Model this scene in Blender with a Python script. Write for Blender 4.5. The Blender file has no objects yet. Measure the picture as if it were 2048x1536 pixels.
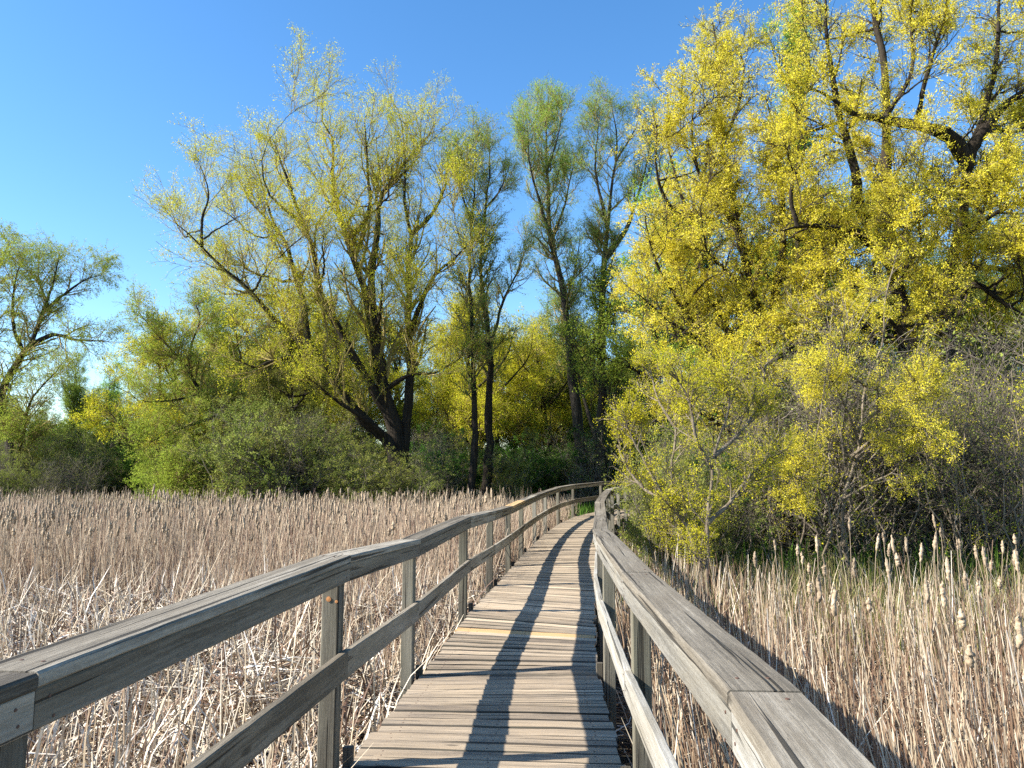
import bpy, math
import numpy as np
from mathutils import Vector

S = bpy.context.scene
COL = S.collection
R = math.radians

# ------------------------------------------------------------------ camera, sky, sun, exposure
CAM_Z = 2.15
PITCH = R(6.57)
FPX = 1520.0
cd = bpy.data.cameras.new('camera'); cam = bpy.data.objects.new('camera', cd); COL.objects.link(cam)
cd.sensor_width = 36.0; cd.lens = 36.0*FPX/2048.0; cd.clip_start = 0.05; cd.clip_end = 3000
cam.location = (0, 0, CAM_Z); cam.rotation_euler = (math.pi/2+PITCH, 0, 0)
S.camera = cam

SUN_EL, SUN_FWD = R(36), R(12)
world = bpy.data.worlds.new("World"); S.world = world; world.use_nodes = True
wn = world.node_tree
sky = wn.nodes.new('ShaderNodeTexSky'); sky.sky_type = 'NISHITA'; sky.sun_disc = False
sky.sun_elevation = SUN_EL; sky.sun_rotation = R(258)
sky.altitude = 100; sky.air_density = 1.0; sky.dust_density = 0.25; sky.ozone_density = 2.4
hsv = wn.nodes.new('ShaderNodeHueSaturation'); hsv.inputs['Saturation'].default_value = 1.25
wn.links.new(sky.outputs[0], hsv.inputs['Color']); wn.links.new(hsv.outputs[0], wn.nodes['Background'].inputs[0])
wn.nodes['Background'].inputs[1].default_value = 0.105
sd = bpy.data.lights.new('sun', 'SUN'); sun = bpy.data.objects.new('sun', sd); COL.objects.link(sun)
sd.energy = 5.0; sd.angle = R(0.5); sd.color = (1.0, 0.93, 0.82)
sun.rotation_euler = Vector((math.cos(SUN_EL)*math.cos(SUN_FWD), math.cos(SUN_EL)*math.sin(SUN_FWD), -math.sin(SUN_EL))).to_track_quat('-Z', 'Y').to_euler()
sun.location = (-20, -5, 30)
S.view_settings.view_transform = 'Standard'; S.view_settings.look = 'None'
S.view_settings.exposure = 1.45; S.view_settings.gamma = 1.0; S.view_settings.use_curve_mapping = False
S.cycles.max_bounces = 6; S.cycles.diffuse_bounces = 3; S.cycles.transmission_bounces = 3; S.cycles.transparent_max_bounces = 4
S.cycles.use_denoising = False

# ------------------------------------------------------------------ helpers
def at(px, py, Y):
    """a point of the place at forward distance Y seen at photo pixel px, py"""
    u = (px-1024.0)/FPX; v = (768.0-py)/FPX
    y = math.cos(PITCH)-v*math.sin(PITCH); z = math.sin(PITCH)+v*math.cos(PITCH)
    k = Y/y
    return np.array((u*k, Y, CAM_Z+z*k))

def nrm(a):
    return a/np.maximum(np.linalg.norm(a, axis=-1, keepdims=True), 1e-9)

class Geo:
    def __init__(self):
        self.V = []; self.F = []; self.M = []; self.A = []; self.G = []; self.n = 0
    def add(self, V, F, mat=0, rnd=None, grain=None):
        V = np.asarray(V, float).reshape(-1, 3); F = np.asarray(F, int)
        if F.shape[1] == 3: F = np.concatenate([F, F[:, 2:3]], 1)
        self.V.append(V); self.F.append(F+self.n); self.n += len(V)
        self.M.append(np.full(len(F), mat, int))
        if rnd is None: rnd = 0.5
        self.A.append(np.broadcast_to(np.asarray(rnd, float), (len(F),)).copy())
        self.G.append(np.zeros_like(V) if grain is None else np.asarray(grain, float).reshape(-1, 3))
    def mesh(self, name, mats, smooth=False, origin=(0, 0, 0)):
        V = np.concatenate(self.V)-np.asarray(origin, float); F = np.concatenate(self.F)
        M = np.concatenate(self.M); A = np.concatenate(self.A); G = np.concatenate(self.G)
        tri = F[:, 2] == F[:, 3]
        cnt = np.where(tri, 3, 4)
        start = np.concatenate([[0], np.cumsum(cnt)[:-1]])
        flat = F.reshape(-1); keep = np.ones(len(flat), bool); keep[3::4] = ~tri
        flat = flat[keep]
        me = bpy.data.meshes.new(name)
        me.vertices.add(len(V)); me.vertices.foreach_set('co', V.astype(np.float32).ravel())
        me.loops.add(len(flat)); me.loops.foreach_set('vertex_index', flat.astype(np.int32))
        me.polygons.add(len(F)); me.polygons.foreach_set('loop_start', start.astype(np.int32))
        me.polygons.foreach_set('material_index', M.astype(np.int32))
        me.polygons.foreach_set('use_smooth', np.full(len(F), smooth, bool))
        a = me.attributes.new('rnd', 'FLOAT', 'FACE'); a.data.foreach_set('value', A.astype(np.float32))
        if np.any(G):
            g = me.attributes.new('grain', 'FLOAT_VECTOR', 'POINT'); g.data.foreach_set('vector', G.astype(np.float32).ravel())
        for m in mats: me.materials.append(m)
        me.update(calc_edges=True)
        return me

def link(name, me, parent=None, loc=None):
    o = bpy.data.objects.new(name, me); COL.objects.link(o)
    if parent is not None: o.parent = parent
    if loc is not None: o.location = loc
    return o

def tag(o, label, cat, group=None, kind=None):
    if label: o['label'] = label
    if cat: o['category'] = cat
    if group: o['group'] = group
    if kind: o['kind'] = kind
    return o

def thing(name, label, cat, loc=(0, 0, 0), group=None):
    o = bpy.data.objects.new(name, None); COL.objects.link(o); o.location = loc
    o.empty_display_size = 0.3
    return tag(o, label, cat, group)

def dup(root, loc, rotz=0.0, scale=(1, 1, 1), label=None, group=None):
    r = root.copy(); COL.objects.link(r); r.location = loc; r.rotation_euler = (0, 0, rotz); r.scale = scale
    if label: r['label'] = label
    if group: r['group'] = group
    for ch in root.children:
        c = ch.copy(); COL.objects.link(c); c.parent = r
    return r

def tubes(P, Rad, sides=4):
    """P (N,K,3) centre lines, Rad (N,K) -> verts, quads"""
    P = np.asarray(P, float); N, K, _ = P.shape
    T = np.gradient(P, axis=1); T = nrm(T)
    mean = nrm(P[:, -1]-P[:, 0])
    ref = np.zeros((N, 3)); ax = np.abs(mean).argmin(1); ref[np.arange(N), ax] = 1
    X = nrm(np.cross(T, ref[:, None, :])); Yv = np.cross(T, X)
    ang = np.arange(sides)*2*math.pi/sides
    V = P[:, :, None, :]+Rad[:, :, None, None]*(np.cos(ang)[None, None, :, None]*X[:, :, None, :]+np.sin(ang)[None, None, :, None]*Yv[:, :, None, :])
    idx = np.arange(N*K*sides).reshape(N, K, sides)
    a = idx[:, :-1, :]; b = np.roll(a, -1, axis=2); d = idx[:, 1:, :]; c = np.roll(d, -1, axis=2)
    F = np.stack([a, b, c, d], -1).reshape(-1, 4)
    return V.reshape(-1, 3), F

def catmull(p, n):
    p = np.asarray(p, float)
    q = np.vstack([2*p[0]-p[1], p, 2*p[-1]-p[-2]])
    seg = np.linalg.norm(np.diff(p, axis=0), axis=1); cum = np.concatenate([[0], np.cumsum(seg)])
    out = []
    for s in np.linspace(0, cum[-1], n):
        i = min(np.searchsorted(cum, s, side='right')-1, len(p)-2)
        t = (s-cum[i])/max(seg[i], 1e-9)
        p0, p1, p2, p3 = q[i], q[i+1], q[i+2], q[i+3]
        out.append(0.5*(2*p1+(p2-p0)*t+(2*p0-5*p1+4*p2-p3)*t*t+(3*p1-p0-3*p2+p3)*t**3))
    return np.array(out)

# ------------------------------------------------------------------ materials
def new_mat(name):
    m = bpy.data.materials.new(name); m.use_nodes = True
    nt = m.node_tree; b = nt.nodes['Principled BSDF']
    return m, nt, b

def ramp(nt, fac, stops):
    r = nt.nodes.new('ShaderNodeValToRGB'); e = r.color_ramp.elements
    while len(e) < len(stops): e.new(0.5)
    for el, (p, c) in zip(e, stops): el.position = p; el.color = (*c, 1)
    nt.links.new(fac, r.inputs[0]); return r.outputs[0]

def noise(nt, vec, scale, detail=4, rough=0.55, mapping=None):
    if mapping is not None:
        mp = nt.nodes.new('ShaderNodeMapping'); mp.inputs['Scale'].default_value = mapping
        nt.links.new(vec, mp.inputs[0]); vec = mp.outputs[0]
    n = nt.nodes.new('ShaderNodeTexNoise'); n.inputs['Scale'].default_value = scale
    n.inputs['Detail'].default_value = detail; n.inputs['Roughness'].default_value = rough
    nt.links.new(vec, n.inputs['Vector']); return n.outputs['Fac']

def mix(nt, fac, a, b, mode='MIX'):
    n = nt.nodes.new('ShaderNodeMix'); n.data_type = 'RGBA'; n.blend_type = mode
    for sock, val in ((n.inputs[0], fac), (n.inputs[6], a), (n.inputs[7], b)):
        if hasattr(val, 'is_linked') or hasattr(val, 'links'): nt.links.new(val, sock)
        elif isinstance(val, (int, float)): sock.default_value = val
        else: sock.default_value = (*val, 1)
    return n.outputs[2]

def math_n(nt, op, a, b=0.0, c=None):
    n = nt.nodes.new('ShaderNodeMath'); n.operation = op
    for i, v in enumerate((a, b) if c is None else (a, b, c)):
        if isinstance(v, (int, float)): n.inputs[i].default_value = v
        else: nt.links.new(v, n.inputs[i])
    return n.outputs[0]

def attr(nt, name):
    n = nt.nodes.new('ShaderNodeAttribute'); n.attribute_name = name; return n

def wood_mat(name, dark, mid, light, patch, blotch=0.5, moss=None, board_var=0.24):
    m, nt, b = new_mat(name)
    g = attr(nt, 'grain').outputs['Vector']; rnd = attr(nt, 'rnd').outputs['Fac']
    fine = noise(nt, g, 1.0, 9, 0.78, (3.2, 95, 95))
    speck = noise(nt, g, 1.0, 6, 0.8, (28, 110, 110))
    wavy = noise(nt, g, 1.0, 3, 0.5, (0.9, 17, 17))
    big = noise(nt, g, 1.0, 4, 0.6, (1.6, 6, 6))
    crack = noise(nt, g, 1.0, 2, 0.45, (0.6, 42, 42))
    ck = ramp(nt, crack, [(0.0, (1, 1, 1)), (0.345, (1, 1, 1)), (0.375, (0, 0, 0)), (1.0, (0, 0, 0))])
    f = math_n(nt, 'ADD', math_n(nt, 'ADD', math_n(nt, 'MULTIPLY', fine, 0.45), math_n(nt, 'MULTIPLY', speck, 0.22)), math_n(nt, 'MULTIPLY', wavy, 0.33))
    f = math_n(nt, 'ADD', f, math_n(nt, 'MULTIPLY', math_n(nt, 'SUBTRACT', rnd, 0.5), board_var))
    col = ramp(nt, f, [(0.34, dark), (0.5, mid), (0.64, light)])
    bl = ramp(nt, big, [(0.42, (0, 0, 0)), (0.66, (1, 1, 1))])
    col = mix(nt, math_n(nt, 'MULTIPLY', bl, blotch), col, patch)
    # knots
    vo = nt.nodes.new('ShaderNodeTexVoronoi'); vo.inputs['Scale'].default_value = 1.0
    mp = nt.nodes.new('ShaderNodeMapping'); mp.inputs['Scale'].default_value = (1.5, 5, 5)
    nt.links.new(g, mp.inputs[0]); nt.links.new(mp.outputs[0], vo.inputs['Vector'])
    kn = ramp(nt, vo.outputs['Distance'], [(0.0, (1, 1, 1)), (0.055, (0.85, 0.85, 0.85)), (0.085, (0, 0, 0)), (1, (0, 0, 0))])
    col = mix(nt, math_n(nt, 'MULTIPLY', kn, 0.75), col, tuple(x*0.35 for x in dark))
    col = mix(nt, math_n(nt, 'MULTIPLY', ck, 0.85), col, tuple(x*0.25 for x in dark))
    if moss:
        ms = noise(nt, g, 1.0, 5, 0.7, (2.2, 9, 9))
        col = mix(nt, math_n(nt, 'MULTIPLY', ramp(nt, ms, [(0.52, (0, 0, 0)), (0.72, (1, 1, 1))]), 0.6), col, moss)
    nt.links.new(col, b.inputs['Base Color']); b.inputs['Roughness'].default_value = 0.82
    b.inputs['Specular IOR Level'].default_value = 0.25
    bm = nt.nodes.new('ShaderNodeBump'); bm.inputs['Strength'].default_value = 0.8; bm.inputs['Distance'].default_value = 0.006
    h = math_n(nt, 'SUBTRACT', math_n(nt, 'ADD', math_n(nt, 'MULTIPLY', fine, 0.8), math_n(nt, 'MULTIPLY', wavy, 0.4)), math_n(nt, 'MULTIPLY', ck, 1.2))
    nt.links.new(h, bm.inputs['Height']); nt.links.new(bm.outputs[0], b.inputs['Normal'])
    return m

M_RAIL = wood_mat('weathered_cap_timber', (0.05, 0.043, 0.033), (0.19, 0.168, 0.132), (0.38, 0.35, 0.29), (0.13, 0.108, 0.078), 0.5)
M_FACE_SHADE = wood_mat('shaded_tone_rail_timber', (0.085, 0.072, 0.053), (0.235, 0.205, 0.158), (0.38, 0.34, 0.275), (0.17, 0.14, 0.098), 0.65)  # left rail faces: their shade is put into a darker, browner timber colour
M_FACE_LIT = wood_mat('sunlit_tone_rail_timber', (0.10, 0.094, 0.08), (0.255, 0.245, 0.215), (0.42, 0.41, 0.375), (0.22, 0.195, 0.145), 0.55)  # right rail faces: same timber, with sunlight painted in as a paler colour
M_POST = wood_mat('post_timber', (0.075, 0.066, 0.05), (0.17, 0.155, 0.12), (0.28, 0.26, 0.21), (0.17, 0.165, 0.115), 0.5)
M_DECK = wood_mat('deck_timber', (0.11, 0.09, 0.072), (0.30, 0.242, 0.175), (0.50, 0.40, 0.285), (0.37, 0.285, 0.19), 0.5, None, 0.24)
M_NEW = wood_mat('new_yellow_timber', (0.36, 0.22, 0.10), (0.46, 0.295, 0.14), (0.54, 0.37, 0.19), (0.46, 0.30, 0.15), 0.4)
M_DARKWOOD = wood_mat('damp_dark_timber', (0.03, 0.026, 0.02), (0.07, 0.06, 0.048), (0.12, 0.1, 0.08), (0.08, 0.075, 0.05), 0.5)
m, nt, b = new_mat('rusty_nail'); b.inputs['Base Color'].default_value = (0.09, 0.045, 0.03, 1); b.inputs['Roughness'].default_value = 0.7; M_NAIL = m
m, nt, b = new_mat('orange_knot'); b.inputs['Base Color'].default_value = (0.45, 0.2, 0.07, 1); b.inputs['Roughness'].default_value = 0.7; M_KNOT = m

def leaf_mat(name, c0, c1, c2, trans=0.35, tcol=None, var=True):
    m, nt, b = new_mat(name)
    rnd = attr(nt, 'rnd').outputs['Fac']
    col = ramp(nt, rnd, [(0.0, c0), (0.5, c1), (1.0, c2)])
    if var:
        oi = nt.nodes.new('ShaderNodeObjectInfo')
        hs = nt.nodes.new('ShaderNodeHueSaturation')
        nt.links.new(math_n(nt, 'MULTIPLY_ADD', oi.outputs['Random'], 0.03, 0.485), hs.inputs['Hue'])
        nt.links.new(math_n(nt, 'MULTIPLY_ADD', oi.outputs['Random'], 0.3, 0.85), hs.inputs['Value'])
        nt.links.new(col, hs.inputs['Color']); col = hs.outputs[0]
    out = nt.nodes['Material Output']
    d = nt.nodes.new('ShaderNodeBsdfDiffuse'); t = nt.nodes.new('ShaderNodeBsdfTranslucent')
    nt.links.new(col, d.inputs[0]); nt.links.new(col, t.inputs[0])
    mx = nt.nodes.new('ShaderNodeMixShader'); mx.inputs[0].default_value = trans
    nt.links.new(d.outputs[0], mx.inputs[1]); nt.links.new(t.outputs[0], mx.inputs[2])
    nt.links.new(mx.outputs[0], out.inputs[0])
    return m

def bark_mat(name, dark, light, scale=7.0):
    m, nt, b = new_mat(name)
    tc = nt.nodes.new('ShaderNodeTexCoord').outputs['Object']
    n = noise(nt, tc, scale, 6, 0.7, (1.6, 1.6, 0.22)); n2 = noise(nt, tc, 0.9, 3, 0.5)
    col = ramp(nt, n, [(0.35, dark), (0.66, light)])
    col = mix(nt, math_n(nt, 'MULTIPLY', ramp(nt, n2, [(0.5, (0, 0, 0)), (0.7, (1, 1, 1))]), 0.35), col, tuple(0.55*(x+y) for x, y in zip(dark, light)))
    nt.links.new(col, b.inputs['Base Color']); b.inputs['Roughness'].default_value = 0.9; b.inputs['Specular IOR Level'].default_value = 0.15
    bm = nt.nodes.new('ShaderNodeBump'); bm.inputs['Strength'].default_value = 0.9; bm.inputs['Distance'].default_value = 0.05
    nt.links.new(n, bm.inputs['Height']); nt.links.new(bm.outputs[0], b.inputs['Normal'])
    return m

BARK_DARK = bark_mat('dark_furrowed_bark', (0.012, 0.0095, 0.007), (0.052, 0.042, 0.032))
BARK_GREY = bark_mat('grey_bark', (0.022, 0.018, 0.014), (0.085, 0.072, 0.056))
BARK_PALE = bark_mat('pale_thin_bark', (0.10, 0.08, 0.055), (0.27, 0.225, 0.165), 9)
TWIG_Y = bark_mat('yellowish_twig', (0.16, 0.125, 0.045), (0.38, 0.30, 0.12), 3)
TWIG_D = bark_mat('brown_twig', (0.03, 0.024, 0.017), (0.085, 0.068, 0.048), 3)
TWIG_G = bark_mat('grey_twig', (0.065, 0.055, 0.043), (0.20, 0.172, 0.14), 3)

L_YELLOW = leaf_mat('yellow_catkins', (0.42, 0.41, 0.03), (0.78, 0.68, 0.05), (0.88, 0.80, 0.16), 0.45, var=False)
L_YELGRN = leaf_mat('yellow_green_leaf', (0.36, 0.43, 0.03), (0.62, 0.60, 0.045), (0.80, 0.73, 0.08), 0.48, var=False)
L_MIX = leaf_mat('yellow_olive_leaf', (0.30, 0.33, 0.03), (0.60, 0.56, 0.03), (0.80, 0.70, 0.06), 0.45, var=False)
L_LIME = leaf_mat('lime_leaf', (0.21, 0.30, 0.035), (0.36, 0.44, 0.06), (0.50, 0.55, 0.10), 0.4)
L_GREEN = leaf_mat('fresh_green_leaf', (0.20, 0.34, 0.05), (0.33, 0.48, 0.08), (0.46, 0.58, 0.13), 0.45)
L_OLIVE = leaf_mat('olive_leaf', (0.13, 0.17, 0.035), (0.25, 0.28, 0.06), (0.38, 0.39, 0.10), 0.35)
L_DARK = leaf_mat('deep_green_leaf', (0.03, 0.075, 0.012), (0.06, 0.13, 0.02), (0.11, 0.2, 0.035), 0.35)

def straw_mat(name, stops):
    m, nt, b = new_mat(name)
    rnd = attr(nt, 'rnd').outputs['Fac']
    col = ramp(nt, rnd, stops)
    nt.links.new(col, b.inputs['Base Color']); b.inputs['Roughness'].default_value = 0.6; b.inputs['Specular IOR Level'].default_value = 0.3
    return m
M_STRAW = straw_mat('dead_reed_straw', [(0.0, (0.10, 0.055, 0.035)), (0.2, (0.25, 0.165, 0.105)), (0.55, (0.425, 0.345, 0.235)), (0.85, (0.60, 0.535, 0.43)), (1.0, (0.76, 0.70, 0.61))])
M_REED = straw_mat('standing_reed', [(0.0, (0.11, 0.05, 0.035)), (0.3, (0.26, 0.18, 0.125)), (0.7, (0.40, 0.32, 0.22)), (1.0, (0.58, 0.49, 0.365))])
M_FLUFF, nt, b = new_mat('cattail_fluff')
tc = nt.nodes.new('ShaderNodeTexCoord').outputs['Object']
oi = nt.nodes.new('ShaderNodeObjectInfo').outputs['Random']
n = noise(nt, tc, 26, 5, 0.7)
col = ramp(nt, n, [(0.3, (0.17, 0.115, 0.065)), (0.5, (0.40, 0.305, 0.20)), (0.7, (0.56, 0.455, 0.33))])
hs = nt.nodes.new('ShaderNodeHueSaturation'); nt.links.new(col, hs.inputs['Color']); nt.links.new(math_n(nt, 'MULTIPLY_ADD', oi, 0.45, 0.55), hs.inputs['Value'])
nt.links.new(hs.outputs[0], b.inputs['Base Color']); b.inputs['Roughness'].default_value = 0.95
bm = nt.nodes.new('ShaderNodeBump'); bm.inputs['Distance'].default_value = 0.01; nt.links.new(n, bm.inputs['Height']); nt.links.new(bm.outputs[0], b.inputs['Normal'])
M_GRASS = leaf_mat('grass_blade', (0.11, 0.115, 0.035), (0.18, 0.19, 0.055), (0.36, 0.31, 0.15), 0.3)

# ------------------------------------------------------------------ ground
m, nt, b = new_mat('peaty_marsh_ground')
tc = nt.nodes.new('ShaderNodeTexCoord').outputs['Object']
n1 = noise(nt, tc, 3.0, 8, 0.7); n2 = noise(nt, tc, 0.15, 4)
c = ramp(nt, n1, [(0.3, (0.012, 0.010, 0.007)), (0.55, (0.038, 0.03, 0.02)), (0.75, (0.09, 0.07, 0.045))])
c = mix(nt, ramp(nt, n2, [(0.5, (0, 0, 0)), (0.65, (0.6, 0.6, 0.6))]), c, (0.05, 0.06, 0.02))
nt.links.new(c, b.inputs['Base Color']); b.inputs['Roughness'].default_value = 0.9
bm = nt.nodes.new('ShaderNodeBump'); bm.inputs['Distance'].default_value = 0.08; nt.links.new(n1, bm.inputs['Height']); nt.links.new(bm.outputs[0], b.inputs['Normal'])
rng = np.random.default_rng(1)
gx = np.concatenate([[-1500, -600, -250, -120], np.linspace(-70, 60, 66), [120, 250, 600, 1500]])
gy = np.concatenate([[-300, -100, -30], np.linspace(-8, 100, 55), [150, 300, 700, 2000]])
X, Y = np.meshgrid(gx, gy); Z = 0.06*np.sin(X*1.7+Y*0.9)*np.cos(Y*1.3)+rng.uniform(-0.04, 0.04, X.shape)
G = Geo(); idx = np.arange(X.size).reshape(X.shape)
G.add(np.stack([X, Y, Z], -1), np.stack([idx[:-1, :-1], idx[:-1, 1:], idx[1:, 1:], idx[1:, :-1]], -1).reshape(-1, 4))
o = link('marsh_ground', G.mesh('marsh_ground', [m], True)); o['kind'] = 'structure'

# ------------------------------------------------------------------ boardwalk
RAIL_H = 1.03
LP = [(78, 1342, 1.75), (703, 1110, 3.95), (842, 1078, 5.96), (943, 1032.6, 8.6), (992, 1022, 10.9), (1026, 1012, 13.4), (1051, 1001, 15.6),
      (1076, 990, 18.0), (1097, 982, 20.1), (1122, 974, 22.5), (1151, 969, 25.2), (1206, 963.5, 28.0)]
RP = [(1455, 1380, 1.75), (1243, 1145, 3.9), (1193, 1073, 5.95), (1185, 1058, 8.2), (1189, 1032, 10.5), (1190, 1003.5, 13.2), (1199, 990, 15.4),
      (1209, 980, 17.7), (1217, 977, 19.8), (1230, 974, 22.1), (1245, 971, 24.5), (1300, 964, 26.9)]
L = [at(*p) for p in LP]; Rr = [at(*p) for p in RP]
L = [L[0]+np.array((-0.55, -4.6, 0.02)), L[0]+np.array((-0.25, -2.3, 0.0))]+L+[np.array((5.6, 30.2, L[-1][2]+0.03)), np.array((8.2, 31.5, L[-1][2]+0.04))]
Rr = [Rr[0]+np.array((-0.40, -4.6, 0.03)), Rr[0]+np.array((-0.22, -2.3, 0.01))]+Rr+[np.array((6.3, 28.7, Rr[-1][2]+0.03)), np.array((8.7, 29.9, Rr[-1][2]+0.04))]
L = np.array(L); Rr = np.array(Rr); NP_ = len(L)
DL = L.copy(); DL[:, 2] = L[:, 2]-RAIL_H
DR = Rr.copy(); DR[:, 2] = 0.65*(L[:, 2]-RAIL_H)+0.35*(Rr[:, 2]-RAIL_H)

def outward(P, sgn):
    t = np.gradient(P, axis=0); t[:, 2] = 0; t = nrm(t)
    return np.stack([-t[:, 1], t[:, 0], 0*t[:, 0]], -1)*sgn      # sgn=+1: to the left of the walk
OL = outward(L, 1); OR = outward(Rr, -1)

brng = np.random.default_rng(5)
def sweep(geo, C, W, Nv, w, th, mat=0, rnd=None, bevel=0.004, warp=0.0, edge_mat=None):
    """a sawn board through stations C with width axes W and thickness axes Nv"""
    C = np.asarray(C, float); K = len(C)
    hw, ht, c = w/2, th/2, bevel
    prof = np.array([(-hw+c, -ht), (hw-c, -ht), (hw, -ht+c), (hw, ht-c), (hw-c, ht), (-hw+c, ht), (-hw, ht-c), (-hw, -ht+c)])
    jit = brng.normal(0, warp, (K, 1, 2)) if warp else 0
    pr = prof[None]+jit
    V = C[:, None, :]+pr[..., 0:1]*W[:, None, :]+pr[..., 1:2]*Nv[:, None, :]
    s = np.concatenate([[0], np.cumsum(np.linalg.norm(np.diff(C, axis=0), axis=1))])
    off = brng.uniform(0, 40, 3)
    Gr = np.stack([np.broadcast_to(s[:, None], (K, 8)), np.broadcast_to(prof[None, :, 0], (K, 8)), np.broadcast_to(prof[None, :, 1], (K, 8))], -1)+off
    ix = np.arange(K*8).reshape(K, 8)
    a = ix[:-1]; b_ = np.roll(a, -1, 1); d = ix[1:]; c_ = np.roll(d, -1, 1)
    F = np.stack([a, b_, c_, d], -1).reshape(-1, 4)
    e = []
    for row, flip in ((ix[0], True), (ix[-1], False)):
        for q in ((0, 1, 6, 7), (1, 2, 5, 6), (2, 3, 4, 5)):
            f = [row[k] for k in q]; e.append(f[::-1] if flip else f)
    F = np.concatenate([F, np.array(e)])
    geo.add(V, F, mat, brng.uniform() if rnd is None else rnd, Gr)
    if edge_mat is not None:
        mm = geo.M[-1]; mm[:(K-1)*8].reshape(K-1, 8)[:, [1, 2, 3, 5, 6, 7]] = edge_mat

def board(geo, p0, p1, w0, w1, up0, up1, w, th, k=7, **kw):
    t = np.linspace(0, 1, k)[:, None]
    C = p0+(p1-p0)*t; W = nrm(w0+(w1-w0)*t); U = nrm(up0+(up1-up0)*t)
    sweep(geo, C, W, U, w, th, **kw)

def disc(geo, p, n, r, mat, h=0.002):
    n = nrm(np.asarray(n, float)); a = nrm(np.cross(n, (0.31, 0.5, 0.81))); b_ = np.cross(n, a)
    k = 8; an = np.arange(k)*2*math.pi/k
    ring = p+r*(np.cos(an)[:, None]*a+np.sin(an)[:, None]*b_)
    V = np.concatenate([ring, ring*1.0+n*h+0*ring, [p+n*h*1.3]])
    F = [(i, (i+1) % k, k+(i+1) % k, k+i) for i in range(k)]+[(k+i, k+(i+1) % k, 2*k, 2*k) for i in range(k)]
    geo.add(V, F, mat)

UP = np.array((0, 0, 1.0))
CAP_W, CAP_T, FAS_H, FAS_T, MID_H, POST = 0.165, 0.038, 0.09, 0.038, 0.132, 0.089

def railing(P, O, sgn, label, ids, new_cap=None, knot_post=None):
    root = thing('railing', label, 'railing', tuple(P[2])[:2]+(0.0,))
    org = np.array(root.location)
    def put(name, geo, mats, parent=root):
        return link(name, geo.mesh(name, mats, False, org), parent)
    n = len(P)
    dirs = [nrm(P[i+1]-P[i]) for i in range(n-1)]
    for i in range(n-1):
        p0, p1 = P[i], P[i+1]; o0, o1 = O[i], O[i+1]; d = dirs[i]
        up = nrm(np.cross(np.cross(d, UP), d))
        e = d*0.0015
        dz0, dz1 = brng.normal(0, 0.002, 2)
        # cap board laid flat
        g = Geo(); new = new_cap is not None and i == new_cap
        a, b_ = p0+o0*CAP_W/2-up*CAP_T/2+e+UP*dz0, p1+o1*CAP_W/2-up*CAP_T/2-e+UP*dz1
        board(g, a, b_, o0, o1, up, up, CAP_W, CAP_T, k=31, warp=0.0005, bevel=0.006)
        for f, ww in ((0.035, .3), (0.045, .72), (0.96, .3), (0.97, .7)):
            q = a+(b_-a)*(f+brng.normal(0, .006))+nrm(o0)*(ww-0.5+brng.normal(0, .06))*CAP_W+up*CAP_T/2
            if brng.uniform() < .75: disc(g, q, up, 0.0048, 1)
        c = put('cap_board', g, [M_NEW if new else M_RAIL, M_NAIL])
        if new: c['label'] = 'new pale yellow cap board'
        # upper rail on edge under the cap
        g = Geo()
        a = p0+o0*(0.006+FAS_T/2)-up*(CAP_T+0.003+FAS_H/2)+e; b_ = p1+o1*(0.006+FAS_T/2)-up*(CAP_T+0.003+FAS_H/2)-e
        board(g, a, b_, o0, o1, up, up, FAS_T, FAS_H, k=31, warp=0.0004)
        for f, hh in ((0.02, .25), (0.03, -.25), (0.975, .2), (0.98, -.25)):
            disc(g, a+(b_-a)*(f+brng.normal(0, .003))-nrm(o0)*FAS_T/2+up*(hh+brng.normal(0, .06))*FAS_H, -o0, 0.004, 1)
        put('upper_rail', g, [M_FACE_LIT if sgn < 0 else M_FACE_SHADE, M_NAIL])  # sunlit-toned copy on the right railing, shade-toned copy on the left
        # middle rail
        g = Geo(); drop = RAIL_H-0.555+MID_H/2
        a = p0+o0*(0.006+FAS_T/2)-UP*drop+e; b_ = p1+o1*(0.006+FAS_T/2)-UP*drop-e
        board(g, a, b_, o0, o1, up, up, FAS_T, MID_H, k=31, warp=0.0005)
        for f, hh in ((0.02, .25), (0.03, -.25), (0.975, .2), (0.98, -.25)):
            disc(g, a+(b_-a)*(f+brng.normal(0, .003))-nrm(o0)*FAS_T/2+up*(hh+brng.normal(0, .06))*MID_H, -o0, 0.004, 1)
        put('middle_rail', g, [M_FACE_LIT if sgn < 0 else M_FACE_SHADE, M_NAIL])
    for i in range(n):
        p, o_ = P[i], O[i]; t = np.cross(UP, o_)*(-sgn)
        c = p+o_*(0.006+FAS_T+0.001+POST/2)
        top = p[2]-CAP_T-0.004-0.006
        lean = brng.normal(0, 0.008, 2)
        g = Geo(); zs = np.linspace(-0.4, top, 8)
        C = np.stack([c[0]+(zs-top)*lean[0]*0.6, c[1]+(zs-top)*lean[1]*0.6, zs], -1)
        sweep(g, C, np.repeat(o_[None], 8, 0), np.repeat(t[None], 8, 0), POST, POST, warp=0.0007, bevel=0.005)
        if knot_post == i:
            q = c-t*POST/2+o_*0.008; q[2] = top-0.165
            disc(g, q-t*0.001, -t, 0.013, 1, 0.004)
            q2 = q-o_*0.04; q2[2] -= 0.012; disc(g, q2-t*0.001, -t, 0.008, 1, 0.003)
        po = put('post', g, [M_POST, M_KNOT])
        g = Geo(); dz = p[2]-RAIL_H
        cc = p+o_*0.012+t*(POST/2+0.022); zs = np.array((dz-0.2, dz+0.02, dz+0.075))
        sweep(g, np.stack([np.full(3, cc[0]), np.full(3, cc[1]), zs], -1), np.repeat(o_[None], 3, 0), np.repeat(t[None], 3, 0), 0.05, 0.04)
        put('block', g, [M_DARKWOOD], po)
    return root

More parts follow.
